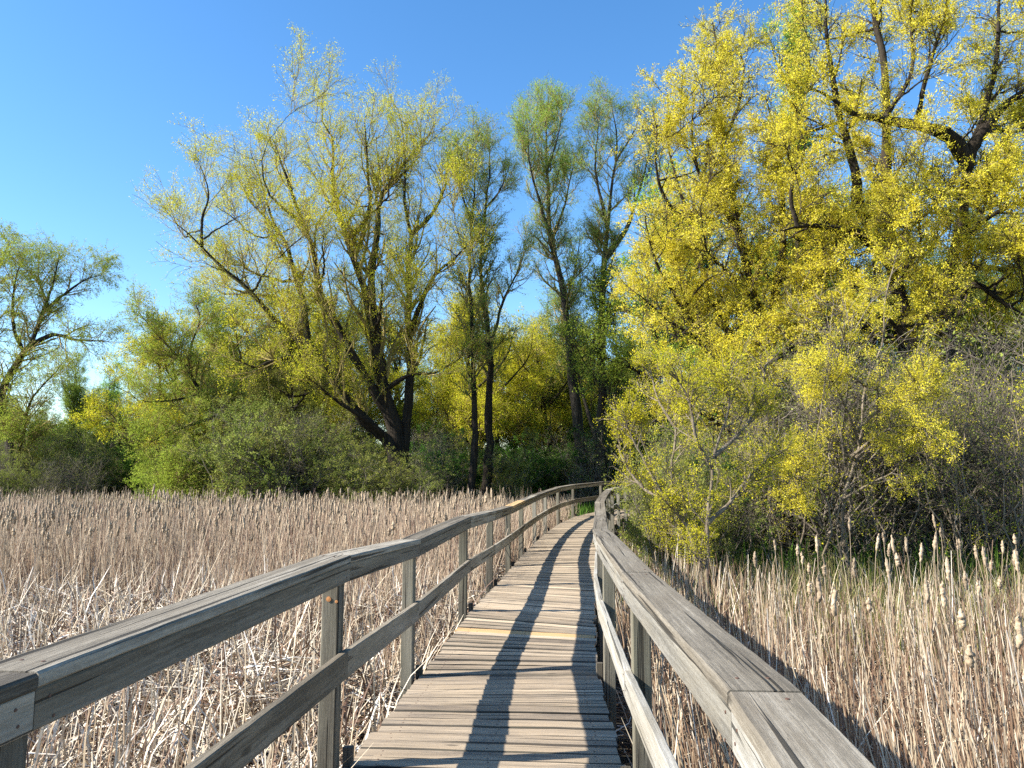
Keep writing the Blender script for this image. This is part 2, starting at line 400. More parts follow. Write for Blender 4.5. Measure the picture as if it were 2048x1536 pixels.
railing(L, OL, 1, 'grey timber handrail along the left edge of the boardwalk with one new yellow board', 0, new_cap=7, knot_post=3)
railing(Rr, OR, -1, 'sunlit pale grey timber handrail along the right edge of the boardwalk', 1)

bw = thing('boardwalk', 'weathered plank boardwalk winding between two handrails into the woods', 'boardwalk', (0, 3, 0))
org = np.array(bw.location)
def lerp(P, u):
    i = int(min(max(math.floor(u), 0), len(P)-2)); return P[i]+(P[i+1]-P[i])*(u-i)
CL = catmull((DL+DR)/2, 800); seg = np.concatenate([[0], np.cumsum(np.linalg.norm(np.diff(CL, axis=0), axis=1))])
cum = np.concatenate([[0], np.cumsum(np.linalg.norm(np.diff((DL+DR)/2, axis=0), axis=1))])
gd, gn = Geo(), Geo(); s = 0.1; pitch = 0.148; made_new = False
while s < cum[-1]-0.15:
    i = int(min(np.searchsorted(cum, s, side='right')-1, NP_-2)); u = i+(s-cum[i])/(cum[i+1]-cum[i])
    a, b_ = lerp(DL, u), lerp(DR, u)
    t = nrm(b_-a); f = nrm(np.cross(UP, t)); up = np.cross(t, f)
    w = pitch-0.018+brng.uniform(-0.005, 0.003)
    tilt = brng.normal(0, 0.012); up2 = nrm(up+f*tilt); f2 = np.cross(up2, t)
    a2 = a+t*(0.03-0.06*0+brng.normal(-0.035, 0.007)); b2 = b_-t*(0.03+brng.normal(-0.035, 0.007))
    sk = brng.normal(0, 0.003)
    zc = -0.019+brng.normal(0, 0.003)
    a2 = a2+up*zc+f*sk; b2 = b2+up*zc-f*sk
    is_new = (not made_new) and b_[1] > 7.36
    g = gn if is_new else gd
    if is_new: made_new = True
    far = np.clip((s-10)/10, 0, 1)
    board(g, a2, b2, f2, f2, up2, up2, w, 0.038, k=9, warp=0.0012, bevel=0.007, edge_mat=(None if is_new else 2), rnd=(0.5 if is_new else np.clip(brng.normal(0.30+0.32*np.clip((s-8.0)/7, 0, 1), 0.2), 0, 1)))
    for q in (0.09, 0.5, 0.91):
        for k in (-0.25, 0.25):
            disc(g, a2+(b2-a2)*(q+brng.normal(0, 0.004))+f2*k*w+up2*0.019, up2, 0.0045, 1, 0.0012)
    s += pitch
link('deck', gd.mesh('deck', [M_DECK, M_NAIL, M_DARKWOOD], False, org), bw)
o = link('plank', gn.mesh('plank', [M_NEW, M_NAIL], False, org), bw); o['label'] = 'new pale yellow plank'
for P, O in ((DL, OL), (DR, OR)):
    g = Geo(); C = P-O*0.12-UP*(0.038+0.004+0.115)
    sweep(g, catmull(C, 60), nrm(catmull(O, 60)), np.repeat(UP[None], 60, 0), 0.045, 0.23)
    link('stringer', g.mesh('stringer', [M_DARKWOOD], False, org), bw)

def edge_x(y, P): return np.interp(y, P[:, 1], P[:, 0])

# ------------------------------------------------------------------ trees
def spawn(rng, P, Rad, n, t0, t1, ln, K, fwd, side, up, curl, wig, rfac=0.5, rmin=0.004, weights=None, tpow=1.0, out=None):
    """n child branches on the parent centre lines P"""
    N, KP, _ = P.shape
    plen = np.linalg.norm(np.diff(P, axis=1), axis=2).sum(1)
    w = plen if weights is None else plen*weights
    pi = rng.choice(N, n, p=w/w.sum())
    t = t0+(t1-t0)*rng.uniform(0, 1, n)**tpow
    x = t*(KP-1); i = np.minimum(x.astype(int), KP-2); f = (x-i)[:, None]
    p = P[pi, i]*(1-f)+P[pi, i+1]*f
    tan = nrm(P[pi, i+1]-P[pi, i]); r = Rad[pi, i]*(1-f[:, 0])+Rad[pi, i+1]*f[:, 0]
    rv = rng.normal(0, 1, (n, 3)); perp = nrm(rv-tan*(rv*tan).sum(1, keepdims=True))
    d = nrm(tan*fwd+perp*side+np.array((0, 0, up)))
    Ln = rng.uniform(ln[0], ln[1], n)*(1.0-0.45*(t-t0)/max(t1-t0, 1e-6))
    C = np.zeros((n, K, 3)); C[:, 0] = p; st = (Ln/(K-1))[:, None]
    for k in range(1, K):
        C[:, k] = C[:, k-1]+d*st
        d = nrm(d+np.array((0, 0, curl))+rng.normal(0, wig, (n, 3)))
    r0 = np.maximum(np.minimum(r*rfac, 0.03*Ln), rmin)
    Rd = r0[:, None]*np.linspace(1, 0.3, K)[None]
    return C, np.maximum(Rd, rmin*0.6), pi

def leaves(rng, geo, P, n, size, aspect=0.35, spread=0.05, tang=0.5, up=0.2, mat=0, t0=0.1, w=None, cup=0.0):
    N, KP, _ = P.shape
    w = np.ones(N) if w is None else w
    pi = rng.choice(N, n, p=w/w.sum()); t = t0+(1-t0)*rng.uniform(0, 1, n)
    x = t*(KP-1); i = np.minimum(x.astype(int), KP-2); f = (x-i)[:, None]
    p = P[pi, i]*(1-f)+P[pi, i+1]*f+rng.normal(0, spread, (n, 3))
    tan = nrm(P[pi, i+1]-P[pi, i])
    d = nrm(tan*tang+rng.normal(0, 1, (n, 3))*0.6+np.array((0, 0, up)))
    s = nrm(np.cross(d, nrm(rng.normal(0, 1, (n, 3)))+0.8*np.array((-.6, -.35, .7))))
    Ls = (size*.9*rng.lognormal(0, .24, n))[:, None]; Wd = Ls*aspect*rng.uniform(0.7, 1.3, (n, 1))
    nn = np.cross(d, s)*Ls*0.12
    V = np.stack([p, p+d*Ls*0.45+s*Wd*0.5+nn, p+d*Ls, p+d*Ls*0.45-s*Wd*0.5+nn], 1)
    F = np.arange(n*4).reshape(n, 4)
    tone = np.clip(rng.normal(0.5, 0.2, n)+(rng.normal(0, 0.17, N)[pi]), 0, 1)
    geo.add(V, F, mat, tone)

def limb_arrays(limbs, K, rng, wig):
    P = []; Rd = []
    for (pts, r0, r1) in limbs:
        c = catmull(np.array(pts), K)
        L_ = np.linalg.norm(c[-1]-c[0]); nz = np.cumsum(rng.normal(0, 1, (K, 3)), 0); nz -= np.linspace(0, 1, K)[:, None]*nz[-1]
        c = c+nz*wig*L_/K
        if P and c[0, 2] > 0.5:
            prev = np.concatenate(P); j = np.linalg.norm(prev-c[0], axis=1).argmin()
            c = c+(prev[j]-c[0])*((1-np.linspace(0, 1, K))**2)[:, None]
        P.append(c); Rd.append(r0+(min(r1, .014)-r0)*np.linspace(0, 1, K)**0.85)
    return np.array(P), np.array(Rd)

def fill_limbs(rng, P, Rd, poly, n, d0, d1, K):
    """side limbs that grow from the limbs already there towards points spread through the crown"""
    tg = []; lo, hi = poly.min(0), poly.max(0)
    while len(tg) < n:
        best = None
        for _ in range(6):
            q = rng.uniform(lo, hi); ins = False; j = len(poly)-1
            for i in range(len(poly)):
                if (poly[i, 1] > q[1]) != (poly[j, 1] > q[1]) and q[0] < (poly[j, 0]-poly[i, 0])*(q[1]-poly[i, 1])/(poly[j, 1]-poly[i, 1])+poly[i, 0]: ins = not ins
                j = i
            if not ins: continue
            w = at(q[0], q[1], rng.uniform(d0, d1))
            sc = min([np.linalg.norm(w-t) for t in tg]) if tg else 1.0
            if best is None or sc > best[0]: best = (sc, w)
        if best: tg.append(best[1])
    flat = P.reshape(-1, 3); fr = Rd.reshape(-1); out = []; rad = []
    for w in tg:
        v = w-flat; dist = np.linalg.norm(v, axis=1); cost = dist+1.2*np.maximum(flat[:, 2]-(w[2]-.35*dist), 0)
        k = cost.argmin(); a = flat[k]; ln = dist[k]
        mid = (a+w)/2+rng.normal(0, .08*ln, 3)-np.array((0, 0, .08*ln))
        c = catmull(np.array([a, mid, w]), K)
        nz = np.cumsum(rng.normal(0, 1, (K, 3)), 0); nz -= np.linspace(0, 1, K)[:, None]*nz[-1]
        out.append(c+nz*.02*ln/math.sqrt(K)*2); rad.append(min(fr[k]*.6, .012+.016*ln)*np.linspace(1, .25, K)+.004)
    return np.array(out), np.array(rad)

def build_tree(name, label, cat, base, limbs, seed, leaf, bark, twig, spec, group=None, K=26, wig=0.06, nsep=99):
    """limbs: first is the trunk; each (world points, r0, r1)"""
    rng = np.random.default_rng(seed)
    base = np.asarray(base, float); root = thing(name, label, cat, base, group)
    P, Rd = limb_arrays(limbs, K, rng, wig)
    for k in range(len(limbs)):
        rr = Rd[k]*(1+0.10*rng.normal(0, 1, K)*np.linspace(1, 0.5, K))
        if k == 0: rr[0:2] *= (1.5, 1.15)
        V, F = tubes(P[k:k+1], rr[None], 10)
        g = Geo(); g.add(V, F)
        nm = 'trunk' if k == 0 else 'limb'
        link(nm, g.mesh(nm, [bark], True, base), root)
    lw = np.ones(len(limbs)); lw[0] = spec.get('trunk_w', 0.6)
    if 'limb_w' in spec: lw = np.array(spec['limb_w'], float)
    fillT = None
    if 'fill' in spec:
        poly, nf, d0, d1 = spec['fill']; F_, FR = fill_limbs(rng, P, Rd, np.array(poly, float), nf, d0, d1, K)
        P = np.concatenate([P, F_]); Rd = np.concatenate([Rd, FR]); fillT = tubes(F_, FR, 5)
        fw = np.full(nf, spec.get('fill_w', 1.6)); lw = np.concatenate([lw, fw])
        if 'limb_w' in spec: spec = dict(spec); spec['limb_w'] = list(spec['limb_w'])+list(fw)
    A, RA, pa = spawn(rng, P, Rd, spec['n1'], spec.get('t0', 0.3), 1.0, spec['l1'], 8, spec.get('f1', .7), spec.get('s1', .8), spec.get('u1', .3), spec.get('c1', .06), .13, 0.5, 0.012, weights=lw, tpow=spec.get('tp', .8))
    w1 = rng.lognormal(0, spec.get('clump1', .3), len(A))
    B, RB, pb = spawn(rng, A, RA, spec['n2'], .15, 1, spec['l2'], 6, .8, .8, spec.get('u2', .1), spec.get('c2', .03), .16, .6, spec.get('r2', .007), weights=w1)
    g = Geo()
    if fillT is not None: g.add(*fillT, mat=2)
    g.add(*tubes(A, RA, 4), mat=1); g.add(*tubes(B, RB, 3), mat=1)
    lw2 = rng.lognormal(0, spec.get('clump', .6), len(A))[pb]
    if spec.get('n3'):
        C, RC, pc = spawn(rng, B, RB, spec['n3'], .1, 1, spec['l3'], 5, .8, .7, spec.get('u3', 0), spec.get('c3', 0), .15, .7, spec.get('r3', .004), weights=lw2)
        g.add(*tubes(C, RC, 3), mat=3)
        leaves(rng, g, C, int(spec['nl']*0.75), spec['ls'], spec.get('asp', .35), spec.get('sp', .05), up=spec.get('lu', .1))
        leaves(rng, g, B, int(spec['nl']*0.25), spec['ls'], spec.get('asp', .35), spec.get('sp', .05), up=spec.get('lu', .1), w=lw2, t0=.3)
    else:
        leaves(rng, g, B, spec['nl'], spec['ls'], spec.get('asp', .35), spec.get('sp', .05), up=spec.get('lu', .1), w=lw2)
    link('crown', g.mesh('crown', [leaf, twig, bark, spec.get('fine', twig)], False, base), root)
    return root

def px_limb(pts, d0, d1, r0, r1):
    """a limb through photo pixels, running from distance d0 to d1"""
    n = len(pts); return ([at(p[0], p[1], d0+(d1-d0)*(k/(n-1))+(p[2] if len(p) > 2 else 0)) for k, p in enumerate(pts)], r0, r1)

def base_at(px, d): q = at(px, 900, d); return np.array((q[0], d, 0.0))

def grounded(limb, b):
    pts, r0, r1 = limb; return ([np.asarray(b)+np.array((0, 0, -0.3))]+list(pts), r0, r1)

# big many-stemmed willow in the middle
D = 32.0; b0 = base_at(792, D)
T1 = [grounded(px_limb([(795, 900), (778, 800), (760, 680), (734, 565), (700, 473), (672, 387), (667, 271), (650, 245), (642, 225), (644, 205)], D, D-1, .42, .03), b0),
      grounded(px_limb([(780, 900), (735, 850), (690, 795), (648, 731), (578, 669), (492, 579), (437, 528), (390, 477), (350, 445)], D-.3, D-4, .34, .035), b0),
      grounded(px_limb([(790, 880), (745, 780), (695, 690), (648, 600), (631, 524), (611, 456), (570, 420), (539, 394), (525, 340), (535, 285)], D, D-2.5, .32, .03), b0),
      px_limb([(655, 740), (615, 680), (597, 592), (580, 534), (560, 473), (505, 408), (470, 350)], D-1.5, D+1.5, .2, .025),
      px_limb([(770, 740), (741, 558), (754, 473), (758, 398), (789, 350), (826, 305), (858, 265), (872, 235)], D, D+2, .26, .02),
      grounded(px_limb([(805, 900), (815, 720), (812, 558), (823, 473), (808, 405), (806, 300), (794, 215)], D+.4, D+1, .28, .025), b0),
      px_limb([(775, 880), (740, 845), (670, 798), (628, 765), (600, 740)], D-.5, D-4, .16, .05),
      px_limb([(650, 735), (609, 716), (547, 723), (510, 735), (469, 718)], D-1.2, D-3.5, .15, .03),
      px_limb([(611, 456), (590, 400), (553, 292), (545, 280)], D-1.4, D-2, .12, .02),
      px_limb([(700, 473), (740, 430), (735, 350), (728, 250), (735, 225)], D-.6, D+1, .13, .02),
      px_limb([(823, 480), (860, 440), (895, 370), (893, 290)], D+.8, D+2, .12, .02),
      px_limb([(818, 650), (860, 560), (905, 520), (935, 490)], D+.4, D-2.5, .14, .02),
      px_limb([(790, 780), (830, 750), (870, 745), (925, 715)], D, D-2, .12, .03),
      px_limb([(413, 500), (410, 440), (420, 390), (400, 330)], D-3.5, D-3.5, .07, .02),
      px_limb([(560, 470), (540, 430), (500, 300)], D+.5, D+1, .08, .02)]
build_tree('willow_tree', 'tall many-stemmed willow with thin yellow-green leaves, in the middle behind the cattails', 'tree', b0, T1, 11, L_YELGRN, BARK_DARK, TWIG_Y,
           dict(fill=([(350, 450), (340, 390), (380, 320), (440, 330), (500, 300), (540, 270), (600, 310), (610, 200), (645, 160), (685, 210), (720, 250), (800, 210), (840, 290), (900, 290), (905, 400), (930, 520), (900, 640), (800, 690), (680, 700), (560, 690), (470, 660), (400, 560)], 42, 27.5, 34), n1=560, l1=(1.2, 3.8), n2=5200, l2=(.5, 1.5), n3=16000, l3=(.22, .7), nl=185000, ls=.066, asp=.38, t0=.28, trunk_w=1, u1=.55, c1=.09, u2=.2, c2=.05, clump=.4, sp=.07))

# the two slim trees right of it
D = 34.0; b0 = base_at(962, D)
T2 = [grounded(px_limb([(980, 900), (976, 850), (984, 700), (962, 560), (965, 430), (980, 320), (974, 270)], D, D, .24, .02), b0),
      grounded(px_limb([(947, 900), (945, 700), (936, 520), (945, 400), (955, 320), (946, 275)], D-1.5, D-1, .2, .02), b0+np.array((-.5, -1.5, 0))),
      px_limb([(984, 700), (1010, 600), (1040, 530), (1050, 480)], D, D+2, .1, .02),
      px_limb([(965, 430), (1000, 380), (1020, 330)], D, D, .06, .015), px_limb([(940, 450), (915, 360), (925, 300)], D-1, D-2, .06, .015)]
build_tree('poplar_tree', 'slim twin-trunked tree with sparse green leaves, just right of the big middle willow', 'tree', b0, T2, 12, L_GREEN, BARK_DARK, TWIG_Y,
           dict(n1=180, l1=(.9, 2.2), n2=1500, l2=(.4, 1.2), n3=5500, l3=(.25, .7), nl=40000, ls=.08, t0=.3, trunk_w=1, u1=.6, s1=1.0, f1=.4, c1=.12, u2=.3, c2=.06))
D = 36.0; b0 = base_at(1162, D)
T3 = [grounded(px_limb([(1158, 900), (1142, 770), (1130, 650), (1115, 540), (1098, 470), (1092, 320), (1098, 180)], D, D, .34, .02), b0),
      px_limb([(1112, 530), (1085, 420), (1062, 330), (1055, 250)], D, D-1.5, .12, .02),
      px_limb([(1100, 480), (1130, 400), (1150, 310)], D, D+2, .09, .02), px_limb([(1125, 620), (1150, 540), (1160, 480)], D, D+1, .08, .02),
      px_limb([(1093, 330), (1115, 270), (1125, 215)], D, D-1, .06, .015), px_limb([(1093, 350), (1070, 280), (1075, 205)], D, D+1, .06, .015)]
build_tree('poplar_tree', 'tall slender tree with a narrow fresh green crown, left of two above the boardwalk end', 'tree', b0, T3, 13, L_GREEN, BARK_GREY, TWIG_Y,
           dict(n1=190, l1=(1.0, 2.3), n2=1700, l2=(.4, 1.2), n3=6500, l3=(.25, .7), nl=46000, ls=.075, clump=.3, t0=.4, trunk_w=1, u1=.6, s1=1.1, f1=.3, c1=.14, u2=.4, c2=.08, tp=.7))
D = 35.0; b0 = base_at(1207, D)
T4 = [grounded(px_limb([(1205, 900), (1212, 760), (1207, 560), (1216, 440), (1236, 300), (1222, 205)], D, D, .3, .02), b0),
      px_limb([(1210, 520), (1255, 450), (1285, 350), (1300, 290)], D, D+1.5, .15, .02),
      px_limb([(1214, 450), (1190, 340), (1195, 270), (1200, 230)], D, D-1, .1, .02),
      px_limb([(1232, 320), (1265, 270), (1280, 230)], D, D, .06, .02), px_limb([(1208, 900), (1170, 780), (1150, 700), (1140, 600)], D+1, D+2, .12, .03)]
build_tree('poplar_tree', 'tall slender green tree forking halfway up, right of the pair above the boardwalk end', 'tree', b0, T4, 14, L_GREEN, BARK_GREY, TWIG_Y,
           dict(n1=180, l1=(1.0, 2.3), n2=1600, l2=(.4, 1.2), n3=6200, l3=(.25, .7), nl=44000, ls=.075, clump=.3, t0=.35, trunk_w=1, u1=.6, s1=1.1, f1=.3, c1=.14, u2=.4, c2=.08, tp=.7))

# the big yellow willow on the right
D = 20.0; b0 = base_at(1862, D)
T5 = [grounded(px_limb([(1850, 960), (1835, 800), (1822, 640), (1795, 520), (1783, 400), (1780, 300), (1768, 137), (1740, -60), (1720, -240)], D, D+1, .36, .05), b0),
      grounded(px_limb([(1868, 940), (1872, 760), (1880, 560), (1905, 450), (1929, 315), (1960, 220), (1990, 100), (2000, -80)], D-.3, D-1, .32, .05), b0),
      px_limb([(1929, 325), (1896, 273), (1846, 253), (1780, 242), (1738, 236), (1697, 224), (1655, 190), (1614, 176)], D-.7, D-2.4, .22, .06),
      px_limb([(1929, 315), (1995, 225), (2060, 170), (2120, 90)], D-.8, D-2, .18, .04),
      px_limb([(1800, 540), (1750, 460), (1720, 400), (1715, 350), (1690, 250), (1660, 90), (1650, -60)], D, D-1.5, .2, .04),
      px_limb([(1800, 500), (1738, 462), (1676, 453), (1614, 447), (1560, 462)], D, D-2.5, .17, .05),
      px_limb([(1830, 760), (1740, 715), (1653, 703), (1581, 754), (1513, 792), (1480, 800)], D-.2, D-3, .15, .03),
      px_limb([(1822, 700), (1720, 650), (1640, 690), (1560, 715), (1490, 750)], D, D-1.5, .12, .03),
      px_limb([(1880, 600), (1940, 560), (2000, 600), (2060, 640)], D-.5, D-2, .13, .03),
      px_limb([(1896, 480), (1980, 430), (2060, 400)], D-.5, D-3, .12, .03),
      px_limb([(1788, 242), (1830, 140), (1820, 20), (1840, -80)], D-1.7, D-2, .07, .02),
      px_limb([(1838, 250), (1855, 150), (1890, 30), (1890, -60)], D-1.5, D-2.5, .07, .02),
      px_limb([(1614, 447), (1590, 380), (1610, 300), (1600, 260)], D-2.2, D-2.5, .06, .02),
      px_limb([(1822, 690), (1800, 600), (1850, 480), (1820, 400)], D-1.5, D-3, .08, .02),
      px_limb([(1872, 800), (1810, 690), (1760, 600), (1745, 520)], D-1.5, D-3, .1, .02),
      px_limb([(1929, 330), (1880, 400), (1840, 440), (1800, 470)], D-1, D-3.5, .08, .03)]
YSPEC = dict(fine=TWIG_Y, fill=([(1560, 180), (1600, -60), (2080, -60), (2080, 620), (1990, 690), (1900, 620), (1800, 690), (1700, 690), (1600, 640), (1560, 480)], 60, 16.5, 22.5), n1=520, l1=(.6, 1.9), n2=4600, l2=(.4, 1.2), n3=21000, l3=(.18, .5), nl=265000, ls=.058, asp=.38, t0=.25, trunk_w=.9, u1=.3, c1=.05, u2=.05, c2=0, u3=-.1, c3=-.06, lu=-.1, clump=.75, sp=.03)
build_tree('willow_tree', 'huge bright yellow willow with thick dark trunks, filling the right edge', 'tree', b0, T5, 15, L_YELLOW, BARK_DARK, TWIG_D, dict(YSPEC, limb_w=[.8, .8, .3, .9, 1, .35, .6, .6, 1, 1, 1, 1, 1, 1, 1, 1]))

D = 22.0; b0 = base_at(1560, D)
T7 = [grounded(px_limb([(1560, 930), (1550, 780), (1520, 620), (1480, 460), (1450, 300), (1430, 170), (1425, 45)], D, D, .26, .02), b0),
      grounded(px_limb([(1545, 900), (1480, 740), (1420, 600), (1370, 430), (1340, 300), (1335, 190)], D-.3, D-1, .2, .02), b0),
      px_limb([(1500, 780), (1430, 700), (1360, 600), (1310, 520), (1290, 430)], D-.5, D-2.5, .13, .02),
      px_limb([(1480, 760), (1400, 690), (1330, 640), (1280, 590)], D-1, D-3, .1, .02),
      px_limb([(1540, 700), (1560, 560), (1570, 430), (1560, 300), (1530, 190)], D, D-1, .16, .02),
      px_limb([(1545, 760), (1620, 640), (1650, 540), (1660, 400)], D-.5, D-2, .13, .02),
      px_limb([(1480, 470), (1410, 380), (1385, 280), (1390, 190)], D, D-1.5, .1, .02),
      px_limb([(1370, 440), (1330, 400), (1310, 340), (1315, 250)], D-1, D-2, .07, .02),
      px_limb([(1450, 300), (1480, 220), (1490, 130), (1460, 80)], D, D+1, .07, .02),
      px_limb([(1540, 640), (1480, 560), (1420, 500), (1400, 420)], D-1, D-3, .1, .02)]
Y2 = dict(YSPEC); Y2.update(fill=([(1275, 600), (1295, 480), (1305, 260), (1335, 180), (1385, 230), (1402, 60), (1428, 30), (1452, 60), (1475, 180), (1540, 270), (1600, 320), (1690, 420), (1680, 640), (1600, 760), (1480, 830), (1340, 800)], 56, 18, 24), limb_w=[1.7, 1.3, 1, 1, 1, 1, 1.2, 1, 1, 1], n1=480, n2=4200, n3=20000, nl=225000, l1=(.5, 1.7))
build_tree('willow_tree', 'bright yellow willow with two pointed crown tops, beside the right handrail in the distance', 'tree', b0, T7, 16, L_YELLOW, BARK_DARK, TWIG_D, Y2)

# slim dark trunk seen through the yellow crowns
D = 27.0; b0 = base_at(1605, D)
T6 = [grounded(px_limb([(1604, 800), (1602, 600), (1598, 400), (1594, 200), (1590, 70)], D, D, .2, .03), b0), px_limb([(1594, 210), (1560, 140), (1540, 80)], D, D, .06, .015),
      px_limb([(1594, 210), (1620, 130), (1600, 40)], D, D, .06, .015)]
build_tree('poplar_tree', 'straight slim tree with a thin green top, showing between the two yellow willows', 'tree', b0, T6, 17, L_GREEN, BARK_DARK, TWIG_D,
           dict(n1=90, l1=(.6, 1.6), n2=800, l2=(.4, 1.0), n3=3000, l3=(.2, .5), nl=15000, ls=.085, t0=.7, trunk_w=1, u1=.9, c1=.1, u2=.3, c2=.05))

# leaning lime tree at the left edge of the middle clump
D = 36.0; b0 = base_at(530, D)
T10 = [grounded(px_limb([(510, 915), (492, 880), (449, 833), (402, 790), (371, 739), (344, 704), (305, 657), (275, 622)], D, D-3, .26, .03), b0),
       px_limb([(449, 833), (391, 848), (332, 868), (300, 885)], D-1, D-3.5, .11, .03), px_limb([(402, 794), (375, 800), (305, 805), (285, 800)], D-1.5, D-4, .09, .02),
       px_limb([(492, 880), (478, 800), (480, 720), (470, 650)], D, D+1, .12, .02), px_limb([(371, 739), (380, 690), (400, 640), (390, 600)], D-2, D-1, .08, .02),
       px_limb([(470, 850), (420, 760), (430, 690), (450, 640)], D-.5, D+1, .1, .02), px_limb([(515, 940), (460, 915), (420, 945), (380, 950), (345, 975)], D-1, D-4.5, .13, .03),
       px_limb([(480, 920), (440, 900), (370, 910), (330, 930)], D-1, D-3, .09, .02)]
build_tree('willow_tree', 'leaning lime-green willow with a bare dark trunk, left of the big middle willow', 'tree', b0, T10, 18, L_LIME, BARK_DARK, TWIG_Y,
           dict(n1=230, l1=(1.0, 2.6), n2=2300, l2=(.5, 1.3), n3=10000, l3=(.2, .6), nl=66000, ls=.085, t0=.3, trunk_w=.9, u1=.4, c1=.03, u2=0, c2=-.02, c3=-.06, clump=.5))
# far-left willow
D = 46.0; b0 = base_at(40, D)
T9 = [grounded(px_limb([(25, 910), (2, 800), (47, 715), (70, 680), (94, 614), (110, 560), (120, 505)], D, D, .45, .03), b0),
      px_limb([(70, 690), (110, 668), (150, 678), (192, 682), (215, 680)], D, D-2, .17, .03), px_limb([(90, 630), (130, 590), (170, 560), (205, 550)], D, D+1, .14, .02),
      px_limb([(5, 800), (-30, 700), (-20, 600), (10, 500), (20, 480)], D, D+2, .26, .03), px_limb([(47, 715), (25, 650), (30, 560), (50, 510)], D, D-2, .14, .02),
      px_limb([(10, 820), (-60, 760), (-90, 660)], D, D, .2, .03), px_limb([(94, 614), (75, 550), (80, 500)], D, D+1, .1, .02),
      grounded(px_limb([(30, 930), (45, 870), (60, 800), (130, 720)], D-1, D-3, .2, .03), b0+np.array((.6, 0, 0)))]
build_tree('willow_tree', 'spreading pale green willow with a crooked trunk, at the far left edge', 'tree', b0, T9, 19, L_LIME, BARK_DARK, TWIG_Y,
           dict(n1=260, l1=(1.2, 3.2), n2=2400, l2=(.6, 1.6), n3=9000, l3=(.3, .8), nl=54000, ls=.11, t0=.3, trunk_w=.8, u1=.35, c1=.02, u2=0, c2=-.05, c3=-.15, u3=-.3, lu=-.5, clump=.6))

# pale-stemmed small yellow tree by the right handrail
D = 12.0; b0 = base_at(1415, D-1)
T8 = [grounded(px_limb([(1412, 1100), (1415, 1040), (1425, 960), (1432, 900), (1455, 820), (1450, 740)], D-1, D-1, .042, .01), b0),
      px_limb([(1425, 930), (1395, 880), (1375, 800), (1340, 740)], D-1, D-1.3, .035, .01), px_limb([(1430, 900), (1480, 860), (1520, 800), (1530, 730)], D-1, D-.5, .035, .01),
      grounded(px_limb([(1385, 1090), (1330, 1000), (1290, 930), (1260, 870), (1240, 820)], D-.5, D-.5, .05, .01), b0+np.array((-.1, .3, 0))),
      grounded(px_limb([(1370, 1100), (1355, 1000), (1350, 930), (1355, 850), (1340, 760)], D, D+.3, .05, .012), b0+np.array((-.15, .5, 0))),
      px_limb([(1330, 1000), (1290, 980), (1250, 930), (1235, 890)], D-.4, D, .03, .01), px_limb([(1415, 1040), (1460, 1000), (1500, 950), (1560, 900)], D-1, D-.6, .035, .01),
      px_limb([(1355, 860), (1320, 800), (1300, 740)], D, D+.6, .03, .01)]
build_tree('small_tree', 'small pale-stemmed tree with yellow-green leaves leaning over the right handrail', 'tree', b0, T8, 20, L_MIX, BARK_PALE, BARK_PALE,
           dict(n1=125, l1=(.3, .85), n2=1200, l2=(.15, .5), n3=4000, l3=(.08, .22), nl=42000, ls=.027, asp=.45, t0=.2, trunk_w=.9, u1=.3, c1=.03, u2=.1, r2=.004, r3=.0025, sp=.03, clump=.6))
# sapling with bright yellow sprays
D = 13.0; b0 = base_at(1690, D)
T12 = [grounded(px_limb([(1688, 1060), (1694, 990), (1712, 920), (1722, 860), (1730, 780), (1760, 690), (1770, 600), (1795, 500)], D, D+.5, .042, .01), b0),
       px_limb([(1722, 870), (1690, 800), (1660, 750), (1640, 720)], D, D-.8, .03, .008), px_limb([(1722, 860), (1770, 810), (1820, 790), (1850, 760)], D, D-.8, .03, .008),
       px_limb([(1712, 920), (1660, 900), (1620, 920), (1590, 960)], D, D-1, .03, .008), px_limb([(1716, 900), (1770, 860), (1810, 850), (1850, 860)], D, D-1, .03, .008),
       px_limb([(1694, 990), (1640, 950), (1600, 930), (1570, 960)], D, D-.6, .025, .008), px_limb([(1730, 780), (1690, 740), (1680, 690)], D, D-.5, .025, .008),
       px_limb([(1694, 990), (1750, 960), (1790, 940), (1810, 900)], D, D-.6, .025, .008)]
build_tree('small_tree', 'sapling with bright yellow sprays in front of the dark bushes on the right', 'tree', b0, T12, 21, L_YELLOW, BARK_PALE, TWIG_G,
           dict(n1=90, l1=(.4, 1.1), n2=900, l2=(.2, .5), n3=3000, l3=(.1, .22), nl=50000, ls=.029, asp=.42, t0=.3, limb_w=[.5, 2, 2, 1.2, 2, .8, 1.4, .8], u1=.1, c1=-.02, u2=0, lu=-.2, r2=.004, r3=.0025, sp=.03, clump=.5))

# ------------------------------------------------------------------ woods behind: prototypes, then copies
def proto_tree(seed, h, spread, leaf, bark, twig, spec, lean=0.1, name='woodland_tree', nl=7):
    rng = np.random.default_rng(seed)
    top = np.array((rng.normal(0, lean)*h, rng.normal(0, lean)*h, h))
    tr = [np.array((0, 0, -.3)), top*.3+np.array((rng.normal(0, .2), rng.normal(0, .2), 0)), top*.65, top]
    limbs = [(tr, h*.017, .03)]
    c = catmull(np.array(tr), 20)
    for k in range(nl):
        s_ = c[rng.integers(5, 16)]; an = rng.uniform(0, 2*math.pi); ln = spread*rng.uniform(.6, 1.1)
        e = s_+np.array((math.cos(an)*ln, math.sin(an)*ln, ln*rng.uniform(.5, 1.4)))
        limbs.append(([s_, (s_+e)/2+np.array((rng.normal(0, .3), rng.normal(0, .3), rng.normal(0, .3))), e], h*.007, .02))
    return build_tree(name, None, 'tree', (0, 0, 0), limbs, seed+100, leaf, bark, twig, spec, K=14)

